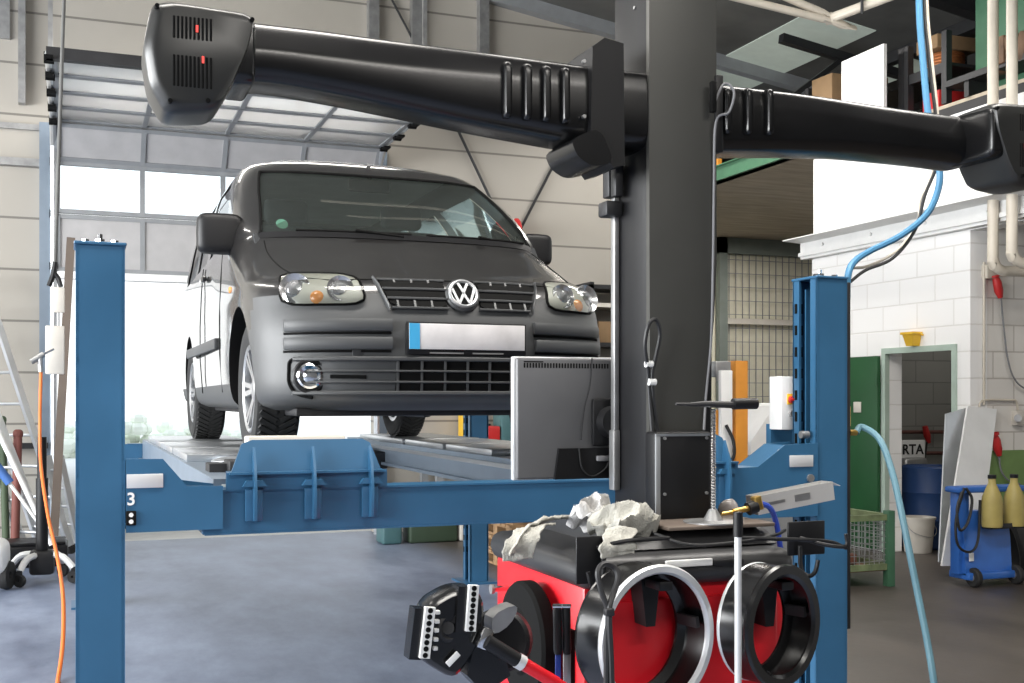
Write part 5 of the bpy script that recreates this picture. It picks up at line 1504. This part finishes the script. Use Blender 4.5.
b = MB(); b.lathe([(.13, 0), (.135, .01), (.165, .34), (.175, .34), (.175, .36), (.16, .36), (.125, .02), (.001, .02)], p, (0, 0, 1), 32); b.build('bucket_shell', M['beige'], t)
b = MB(); b.tube([p + Vector((-.165, 0, .33)), p + Vector((-.15, -.10, .22)), p + Vector((0, -.18, .17)), p + Vector((.15, -.10, .22)), p + Vector((.165, 0, .33))], .004, 6, 5); b.build('bucket_handle', M['galv'], t)

# ------------------------------------------------------------------ mezzanine store
MZ = 4.47
def rack(x0, x1, y0, y1, levels, lab, name='storage_rack'):
    t = thing(name, lab, 'rack', ((x0 + x1) / 2, (y0 + y1) / 2, MZ))
    for x in (x0, x1):
        for y in (y0, y1):
            b = MB(); b.bx(x - .035, x + .035, y - .035, y + .035, MZ, min(roofz(x) - .35, MZ + levels[-1] + .3)); b.build('upright', M['darksteel'], t)
    for z in levels:
        b = MB(); b.bx(x0, x1, y0, y1, MZ + z - .03, MZ + z); b.bx(x0 - .02, x0 + .02, y0, y1, MZ + z - .10, MZ + z); b.bx(x1 - .02, x1 + .02, y0, y1, MZ + z - .10, MZ + z); b.build('shelf', M['darksteel'], t)
    return t
rack(8.05, 8.75, 8.95, 9.50, [.42], 'dark steel rack on the mezzanine nearest the green partition')
ra = rack(8.05, 8.8, 9.58, 11.2, [.42], 'dark steel rack on the mezzanine behind the white parapet')
b = MB(); b.prism([(onX(840, 62, XR).y, 4.34), (onX(882, 44, XR).y, 4.34), (onX(882, 44, XR).y, 5.20), (onX(840, 62, XR).y, 5.20)], lambda p, t: (t, p[0], p[1]), XR + .02, XR + .06)
solo(b, 'parapet_panel', M['white'], 'plain white panel standing on the mezzanine edge above the block wall', 'panel', (XR + .04, 9.86, 4.34))
def carton(c, size, lab, m=None, grp=None):
    b = MB(); b.box((c[0], c[1], c[2] + size[2] / 2), size, Matrix.Rotation(R(random.uniform(-6, 6)), 3, 'Z'), .008)
    o = solo(b, 'storage_box', m or M['card'], lab, 'box', (c[0], c[1], c[2]), grp)
    f = MB(); f.box((c[0], c[1], c[2] + size[2] + .001), (size[0] * .98, .05, .002)); f.build('tape', M['tan'], None).parent = o
    o.children[0].location = (0, 0, 0)
    o.children[0].data.transform(Matrix.Translation(-Vector(c)))
    return o
zsh = MZ + .42
carton((8.35, 9.28, zsh + .20), (.5, .32, .14), 'tan cardboard box lying on the coils on the mezzanine rack')
t = thing('copper_coil', 'copper coloured cable coil stacked on the mezzanine rack', 'coil', (8.35, 9.3, zsh))
b = MB(); b.lathe_closed([(.05, 0), (.17, 0), (.18, .03), (.18, .13), (.17, .19), (.05, .19)], (8.35, 9.3, zsh), (0, 0, 1), 32)
for k in range(6): b.torus((8.35, 9.3, zsh + .02 + .03 * k), (0, 0, 1), .178, .012, 32, 6)
b.build('coil_winding', M['copper'], t)
b = MB(); b.cyl((8.35, 9.3, zsh), (8.35, 9.3, zsh + .195), .05, n=16); b.build('coil_core', M['galv'], t)
carton((8.3, 9.25, MZ + .0), (.35, .26, .20), 'red box on the mezzanine floor below the copper coil', M['redp'])
carton((8.25, 10.9, zsh), (.5, .36, .36), 'larger tan cardboard box on the rack behind the parapet')
carton((8.25, 10.4, zsh), (.34, .28, .22), 'smaller tan cardboard box on the rack behind the parapet')
# a lone bundle of brown parts in front of the green partition
b = MB()
for k in range(9):
    a = random.uniform(-.5, .5); b.box((8.12 + random.uniform(-.1, .1), 8.3 - k * .12, MZ + .25 + random.uniform(0, .12)), (.14, .12, .26), Matrix.Rotation(a, 3, 'X'), .02)
solo(b, 'parts_bundle', mat('brown_parts', (.16, .09, .05), .7, var=.5, vs=6), 'bundle of brown packed parts on the mezzanine beside the heating pipes', 'bundle', (8.12, 7.85, MZ), None)
b = MB(); b.bx(7.98, 8.28, 5.6, 8.9, MZ + .14, MZ + .20); 
for yy in (6.0, 7.2, 8.6): b.bx(8.0, 8.26, yy, yy + .06, MZ - .01, MZ + .14)
solo(b, 'low_shelf', M['darksteel'], 'low dark shelf along the mezzanine edge under the brown parts', 'shelf', (8.13, 7.2, MZ))
# far racks in the dark
for i, (x, y) in enumerate(((9.2, 13.0), (11.0, 15.0), (12.6, 18.5))):
    t = rack(x, x + .9, y, y + 2.6, [.34], ['dark rack deep in the mezzanine, nearest the skylight', 'dark rack deep in the mezzanine, middle of three', 'dark rack farthest back in the mezzanine'][i])
    for k in range(4):
        sz = (random.uniform(.3, .6), random.uniform(.3, .5), random.uniform(.16, .28))
        carton((x + .45, y + .35 + k * .62, MZ + (.34 if k % 2 else .0)), sz, ['grey', 'brown', 'pale', 'dark'][k] + ' stored box on the ' + ['rack nearest the skylight', 'middle dark rack', 'farthest dark rack'][i], [M['grey'], M['card'], M['beige'], M['darksteel']][k], 'boxes on the far racks')
# ------------------------------------------------------------------ annex under the mezzanine
b = MB()
YG = 16.9
t = thing('mesh_partition', 'grey framed wire mesh partition before the cream rear wall under the mezzanine', 'partition', (11.0, YG, 0))
xa, xb = onY(722, 300, YG).x, onY(722, 300, YG).x + 3.4
b = MB()
b.bx(xa - .08, xa + .08, YG - .06, YG + .06, 0, 4.33); b.bx(xa - .08, xb, YG - .06, YG + .06, 4.06, 4.33); b.bx(xb - .06, xb + .06, YG - .05, YG + .05, 0, 4.33)
b.build('frame', mat('frame_greygreen', (.20, .23, .21), .5), t)
b = MB(); zrail = onY(760, 322, YG).z; b.bx(xa, xb, YG - .03, YG + .03, zrail - .05, zrail + .05); b.build('mid_rail', M['beige'], t)
b = MB()
x = xa + .14
while x < xb: b.bx(x - .005, x + .005, YG - .006, YG + .006, .0, 4.06); x += .135
z = .2
while z < 4.05: b.bx(xa, xb, YG - .006, YG + .006, z - .005, z + .005); z += .235
b.build('wire_mesh', M['greysteel'], t)

# yellow upright and white machine behind the lift
p0 = onY(738, 470, 6.9)
t = thing('workshop_press', 'ochre steel upright of a machine standing beyond the threaded spindle', 'machine', (p0.x, 6.9, 0))
zt_ = onY(738, 361, 6.9).z
b = MB(); b.bx(p0.x - .05, p0.x + .05, 6.85, 6.97, 0, zt_, .004); b.bx(p0.x - .35, p0.x + .35, 6.7, 7.15, 0, .08, .01); b.build('upright', M['ochre'], t)
b = MB(); q = onY(727, 370, 6.88); b.bx(q.x - .10, q.x + .02, 6.86, 6.94, q.z - .05, q.z + .06, .006)
for k in range(3): b.cyl((q.x - .09 + k * .045, 6.85, q.z - .08), (q.x - .09 + k * .045, 6.85, q.z - .02), .012, n=8)
b.build('tool_head', M['galv'], t)
b = MB(); q = onY(723, 430, 6.88); b.bx(q.x - .05, q.x + .03, 6.87, 6.95, .08, q.z + .14, .004); b.build('rear_column', M['ochre'], t)
q0, q1 = onY(727, 385, 6.84), onY(731, 465, 6.84)
b = MB(); b.bx(q0.x - .07, q0.x + .02, 6.80, 6.84, q1.z, q0.z + .1, .004); b.build('side_panel', M['white'], t)
b = MB(); b.tube([onY(726, 425, 6.78), onY(733, 440, 6.76), onY(734, 455, 6.76), onY(728, 466, 6.78)], .012, 8, 5); b.build('machine_lead', M['hose_black'], t)
def hq(px, py): p = onY(px, py, 7.4); return (p.x, p.z)
t = thing('balancer_hood', 'white sloping machine hood between the ochre upright and the blue post', 'machine', (hq(760, 460)[0], 7.4, 0))
b = MB(); b.prism([hq(747, 455), hq(747, 442), hq(771, 406), hq(786, 403), hq(786, 455)], fnY, 7.35, 7.75); b.build('hood', M['white'], t)
b = MB(); xx = hq(747, 455)[0]; b.bx(xx - .02, hq(786, 455)[0] + .1, 7.38, 7.8, 0, hq(747, 455)[1] - .0, .02); b.build('machine_base', M['greysteel'], t)
# things on the bench and floor along the back wall, seen under the van and under the crossbeam
b = MB(); bx0, bx1 = 3.75, 7.5
t = thing('workbench', 'long grey workbench along the back wall under the van', 'workbench', ((bx0 + bx1) / 2, 12.5, 0))
b = MB(); b.bx(bx0, bx1, 12.15, 12.92, .98, 1.04, .006); b.build('bench_top', M['greysteel'], t)
for x in (bx0 + .1, (bx0 + bx1) / 2, bx1 - .1):
    b = MB(); b.bx(x - .04, x + .04, 12.2, 12.28, 0, .98); b.bx(x - .04, x + .04, 12.8, 12.88, 0, .98); b.each('leg', M['greysteel'], t)
b = MB(); b.bx(bx0 + .1, bx1 - .1, 12.25, 12.85, .25, .28); b.build('lower_shelf', M['greysteel'], t)
def benchbox(pxa, pxb, pyt, name, lab, cat, m, m2=None):
    a, c = onY(pxa, pyt, 12.5), onY(pxb, pyt, 12.5)
    t = thing(name, lab, cat, ((a.x + c.x) / 2, 12.5, 1.04))
    b = MB(); b.bx(a.x, c.x, 12.35, 12.65, 1.04, a.z, .02); b.build('case', m, t)
    b = MB(); mx = (a.x + c.x) / 2; b.bx(mx - (c.x - a.x) * .3, mx + (c.x - a.x) * .3, 12.48, 12.52, a.z, a.z + .025, .008); b.build('handle', m2 or M['black'], t)
benchbox(468, 496, 426, 'tool_case', 'red tool case on the workbench under the van', 'tool case', M['redp'])
benchbox(470, 481, 411, 'oil_canister', 'yellow canister on the workbench behind the red case', 'canister', M['yellow'])
bpy.data.objects['oil_canister'].location.y += .3 
benchbox(497, 512, 410, 'machine_box', 'dark teal machine box on the workbench beside the grey monitor', 'machine', M['teal'], M['greenb'])
benchbox(527, 562, 407, 'fan_heater', 'dark teal metal cabinet on the workbench behind the monitor', 'cabinet', M['teal'])
for i, (px, w_, h_, m, lab) in enumerate(((430, .55, .36, M['bingreen'], 'dark green bin on the floor under the crossbeam'), (389, .22, .26, M['teal'], 'small dark canister on the floor beside the green bin'), (464, .20, .34, M['beige'], 'pale plastic canister on the floor beside the rear lift post'))):
    p = onY(px, 520, 12.0)
    t = thing('floor_bin' if i == 0 else 'canister', lab, 'bin' if i == 0 else 'canister', (p.x, 12.0, 0))
    b = MB(); b.bx(p.x - w_ / 2, p.x + w_ / 2, 11.85, 12.15, 0, h_, .03, 3); b.build('shell', m, t)
    b = MB(); b.cyl((p.x + w_ * .25, 12.0, h_ - .005), (p.x + w_ * .25, 12.0, h_ + .03), .03, n=14); b.build('cap', M['dark'], t)
# pallets stacked beyond the cabinet
p = Vector((4.28, 10.0, 0))
def pallet(z, lab, first=None):
    if first:
        return dup(first, (p.x, 10.0, z), lab, 'pallets stacked beyond the cabinet')
    t = thing('pallet', lab, 'pallet', (p.x, 10.0, z), 'pallets stacked beyond the cabinet')
    b = MB()
    for k in range(7): b.bx(p.x - .6, p.x + .6, 9.6 + k * .12, 9.6 + k * .12 + .09, z + .118, z + .138, .002, 1)
    b.build('deck_boards', M['wood'], t)
    b = MB()
    for x in (-.52, 0, .52):
        for y in (9.64, 9.98, 10.32): b.bx(p.x + x - .06, p.x + x + .06, y, y + .1, z + .02, z + .10, .002, 1)
        b.bx(p.x + x - .06, p.x + x + .06, 9.6, 10.43, z + .098, z + .118)
        b.bx(p.x + x - .05, p.x + x + .05, 9.6, 10.43, z, z + .02)
    b.build('blocks', M['wood'], t)
    return t
pf = pallet(0, 'wooden pallet at the bottom of the stack beyond the red cabinet')
for k, lab in enumerate(('wooden pallet second from the bottom of the stack beyond the red cabinet', 'wooden pallet second from the top of the stack beyond the red cabinet', 'wooden pallet topmost in the stack beyond the red cabinet')):
    pallet(.139 * (k + 1), lab, pf)
# wall shelf and red hose reel beyond the van
q = onY(602, 315, 12.7)
t = thing('wall_shelf', 'dark wall shelf with brown packages between the van and the black column', 'shelf', (q.x, 12.7, q.z))
for py in (288, 306, 345):
    zz = onY(602, py, 12.7).z; b = MB(); b.bx(q.x - .25, q.x + 1.1, 12.5, 12.98, zz - .03, zz + .02); b.build('shelf_board', M['darksteel'] if py != 306 else M['beige'], t)
b = MB(); b.bx(q.x - .25, q.x - .2, 12.5, 12.98, onY(602, 420, 12.7).z, onY(602, 284, 12.7).z); b.bx(q.x + 1.05, q.x + 1.1, 12.5, 12.98, 1.05, onY(602, 284, 12.7).z); b.build('upright', M['darksteel'], t)
zz = onY(602, 345, 12.7).z + .02
for i in range(3):
    b = MB(); b.box((q.x + .02 + i * .36, 12.7, zz + .13), (.28, .3, .26), None, .01)
    solo(b, 'package', M['card'] if i != 1 else mat('dark_brown_pack', (.10, .05, .03), .8), ['brown package on the wall shelf, nearest the van', 'dark brown package on the wall shelf, middle of three', 'brown package on the wall shelf, nearest the black column'][i], 'package', (q.x + .02 + i * .36, 12.7, zz))
q = onY(510, 229, 12.75)
t = thing('hose_reel', 'red hose reel mounted on the panelled wall beyond the van roof', 'hose reel', (q.x, 12.9, q.z))
b = MB(); b.lathe([(.06, -.12), (.15, -.12), (.15, -.10), (.06, -.09), (.06, .09), (.15, .10), (.15, .12), (.06, .12)], q + Vector((.0, .05, -.02)), (1, 0, .1), 28); b.build('reel_drum', M['redp'], t)
b = MB(); b.bx(q.x - .16, q.x + .16, 12.86, 13.0, q.z - .06, q.z + .05); b.build('reel_bracket', M['red'], t)

# ------------------------------------------------------------------ left-hand side by the garage door
def lad(pt, pb, off, label, rails=.05, nr=9, nm='ladder'):
    a, c = Vector(pt), Vector(pb); o = Vector(off)
    t = thing(nm, label, 'ladder', c)
    d = (a - c).normalized()
    for q_ in (Vector((0, 0, 0)), o):
        b = MB(); b.bar(c + q_, a + q_, .035, .075, d.cross(o).normalized()); b.build('side_rail', M['alu'], t)
        f = MB(); f.bar(c + q_ - d * .02, c + q_ + d * .06, .04, .085, d.cross(o).normalized()); f.build('ladder_foot', M['rubber'], t)
    for k in range(nr):
        m_ = c + d * (.25 + k * ((a - c).length - .4) / (nr - 1)); b = MB(); b.cyl(m_, m_ + o, .016, n=10); b.build('rung', M['alu'], t)
c0 = onZ(72, 549, 0)
lad(onY(-22, 262, 12.35), (c0.x, 12.35, 0.02), (-.30, .25, .0), 'tall aluminium ladder leaning towards the edge of the garage door')
lad(onY(-40, 320, 12.0), (onY(52, 540, 12.0).x, 12.0, 0.02), (-.22, .2, 0), 'shorter aluminium ladder leaning in front of the tall one', nr=7)
lad(onY(60, 456, 12.6), (onY(80, 546, 12.6).x, 12.6, 0.02), (-.12, .12, 0), 'small aluminium step ladder standing behind the blue post', nr=4)
def pole(pa, pb, r, nm, lab, m, cat='pole'):
    a, c = Vector(pa), Vector(pb); b = MB(); b.cyl(c, a, r, n=12); b.sell(tuple(a), (r * 2.4,) * 3, .8, .8, 10, 8)
    return solo(b, nm, m, lab, cat, tuple(c))
pole(onY(-5, 425, 11.6), onY(52, 545, 11.4), .025, 'broom_pole', 'white pole leaning across in front of the ladders', M['white'])
pole(onY(18, 434, 12.1), onY(15, 540, 11.9), .04, 'timber_post', 'dark red timber post standing behind the black mast', mat('dark_red_timber', (.16, .05, .04), .7), 'post')
pole(onY(2, 420, 12.3), onY(6, 540, 12.1), .035, 'timber_post', 'dark green timber post at the very edge of the view', mat('dark_green_timber', (.06, .09, .05), .7), 'post')
t = thing('mop', 'blue and white mop with slanted handle beside the black mast', 'mop', onY(45, 532, 11.0))
b = MB(); b.cyl(onY(0, 470, 11.1), onY(46, 533, 11.0), .016, n=10); b.build('mop_handle', M['white'], t)
b = MB(); b.cyl(onY(-12, 455, 11.1), onY(10, 483, 11.08), .04, n=12); b.build('mop_sleeve', mat('mop_blue', (.05, .14, .40), .6), t)
b = MB(); a, c = onY(-25, 545, 11.6), onY(68, 530, 11.6); b.bx(-6.0, c.x, 11.4, 11.9, .0, .20, .02); b.bx(-6.0, c.x - .02, 11.42, 11.88, .20, .23, .01)
solo(b, 'drip_tray', M['black'], 'long low black tray on the floor under the ladders', 'tray', (-5.2, 11.65, 0))
b = MB(); z = onY(20, 446, 12.8).z; b.bx(-7, onY(48, 446, 12.8).x, 12.8, 12.86, z - .03, z + .03)
trim(13, b, M['darksteel'])
# transmission jack with black mast
c = onZ(42, 582, 0)
t = thing('transmission_jack', 'tall black hydraulic jack mast on pale splayed castor legs', 'jack', (c.x, c.y, 0))
zm_ = onY(42, 437, c.y).z
b = MB(); b.cyl((c.x, c.y, .12), (c.x, c.y, zm_ - .35), .05, n=18); b.cyl((c.x, c.y, zm_ - .35), (c.x, c.y, zm_), .038, n=16); b.build('mast', M['black'], t)
b = MB(); b.box((c.x, c.y, .17), (.20, .20, .20), None, .03); b.build('pump_body', M['darksteel'], t)
for k in range(4):
    an = pi / 4 + k * pi / 2 + .2; e = Vector((c.x + .30 * math.cos(an), c.y + .30 * math.sin(an), .13))
    b = MB(); b.tube([(c.x + .05 * math.cos(an), c.y + .05 * math.sin(an), .24), (c.x + .20 * math.cos(an), c.y + .20 * math.sin(an), .22), e], .028, 8, 3); lg = b.build('leg', M['white'], t)
    b = MB(); b.lathe_closed([(.012, -.018), (.05, -.02), (.055, 0), (.05, .02), (.012, .018)], (e.x, e.y, .056), (.6, .8, 0), 20); b.bx(e.x - .02, e.x + .02, e.y - .02, e.y + .02, .10, .14); b.build('castor', M['rubber'], lg)
c = onZ(2, 588, 0)
t = thing('floor_jack', 'white wheeled floor jack at the edge of the view beside the black mast', 'jack', (c.x - .1, c.y, 0))
b = MB(); b.sell((c.x - .12, c.y, .26), (.36, .5, .30), .5, .5, 24, 14); b.build('jack_body', M['white'], t)
b = MB(); b.lathe_closed([(.03, -.03), (.11, -.035), (.12, 0), (.11, .035), (.03, .03)], (c.x + .04, c.y - .1, .12), (.9, -.3, 0), 26); b.build('jack_wheel', M['rubber'], t)
# drop pipe with hook and the hoses on it
t = thing('drop_pipe', 'thin grey pipe hanging from the roof before the garage door, hook at its end', 'pipe', onY(56, 285, 9.6))
a = onY(64, 0, 9.6)
b = MB(); b.tube([(a.x + .02, 9.6, roofz(a.x) - .02), a, onY(55, 262, 9.6)], .015, 10); b.build('pipe_run', M['pipegrey'], t)
b = MB(); b.tube([onY(55, 262, 9.6), onY(53, 275, 9.6), onY(49, 286, 9.6)], .02, 8, 4); b.tube([onY(53, 272, 9.6), onY(58, 278, 9.6), onY(61, 287, 9.6)], .018, 8, 4); b.each('hook', M['black'], t)
t = thing('pull_tag', 'pale plastic tag hanging on a cord below the pipe hook', 'tag', onY(59, 372, 9.6))
b = MB(); b.cyl(onY(59, 287, 9.6), onY(59, 330, 9.6), .005, n=6); b.build('cord', M['dark'], t)
b = MB(); b.box(onY(59, 300, 9.6), (.085, .03, .20), None, .01); b.box(onY(55, 350, 9.6), (.14, .03, .38), None, .01); b.each('tag_plate', M['beige'], t)
t = thing('spray_gun', 'metal air gun hung where the orange hose begins', 'air gun', onY(40, 370, 9.2))
b = MB(); b.cyl(onY(31, 362, 9.2), onY(44, 354, 9.2), .022, n=12); b.cyl(onY(40, 357, 9.2), onY(41, 372, 9.2), .02, n=10); b.build('gun_body', M['galv'], t)
b = MB(); b.cyl(onY(44, 354, 9.2), onY(54, 349, 9.2), .008, n=8); b.build('gun_nozzle', M['chrome'], t)
P = [onY(41, 372, 9.2), onY(40, 420, 9.1), onY(41, 465, 9.0), onY(48, 515, 8.6), onY(57, 555, 8.0), onY(63, 595, 7.4), onY(63, 640, 7.0)]
P += [onZ(58, 680, .012), onZ(50, 720, .012), onZ(20, 740, .012)]
hose('air_hose', P, .012, M['orange'], 'orange air hose hanging down and trailing along the floor')
a, c = onY(71, 238, 11.5), onY(54, 536, 11.2)
b = MB(); b.bar(c, a, .075, .05, (0, 1, 0)); solo(b, 'steel_bar', M['tan'], 'dark brown steel bar leaning upright beside the front blue post', 'bar', tuple(c))
# planting far outside the door; daylight glare put into its near-white colour
b = MB()
for i in range(420):
    x = random.uniform(-3.5, 6); y = 34 + random.uniform(-.8, .8); z = abs(random.gauss(0, .35)) * (1.0 + .3 * math.sin(x * 1.3))
    b.sell((x, y, z), (.5, .4, .4), 1, 1, 6, 5)
o = b.build('hedge', mat('hedge_glare_pale', (.88, .92, .82), .9, var=.06, vs=3)); tag(o, 'pale sunlit hedge outside beyond the garage door', 'hedge', kind='stuff')
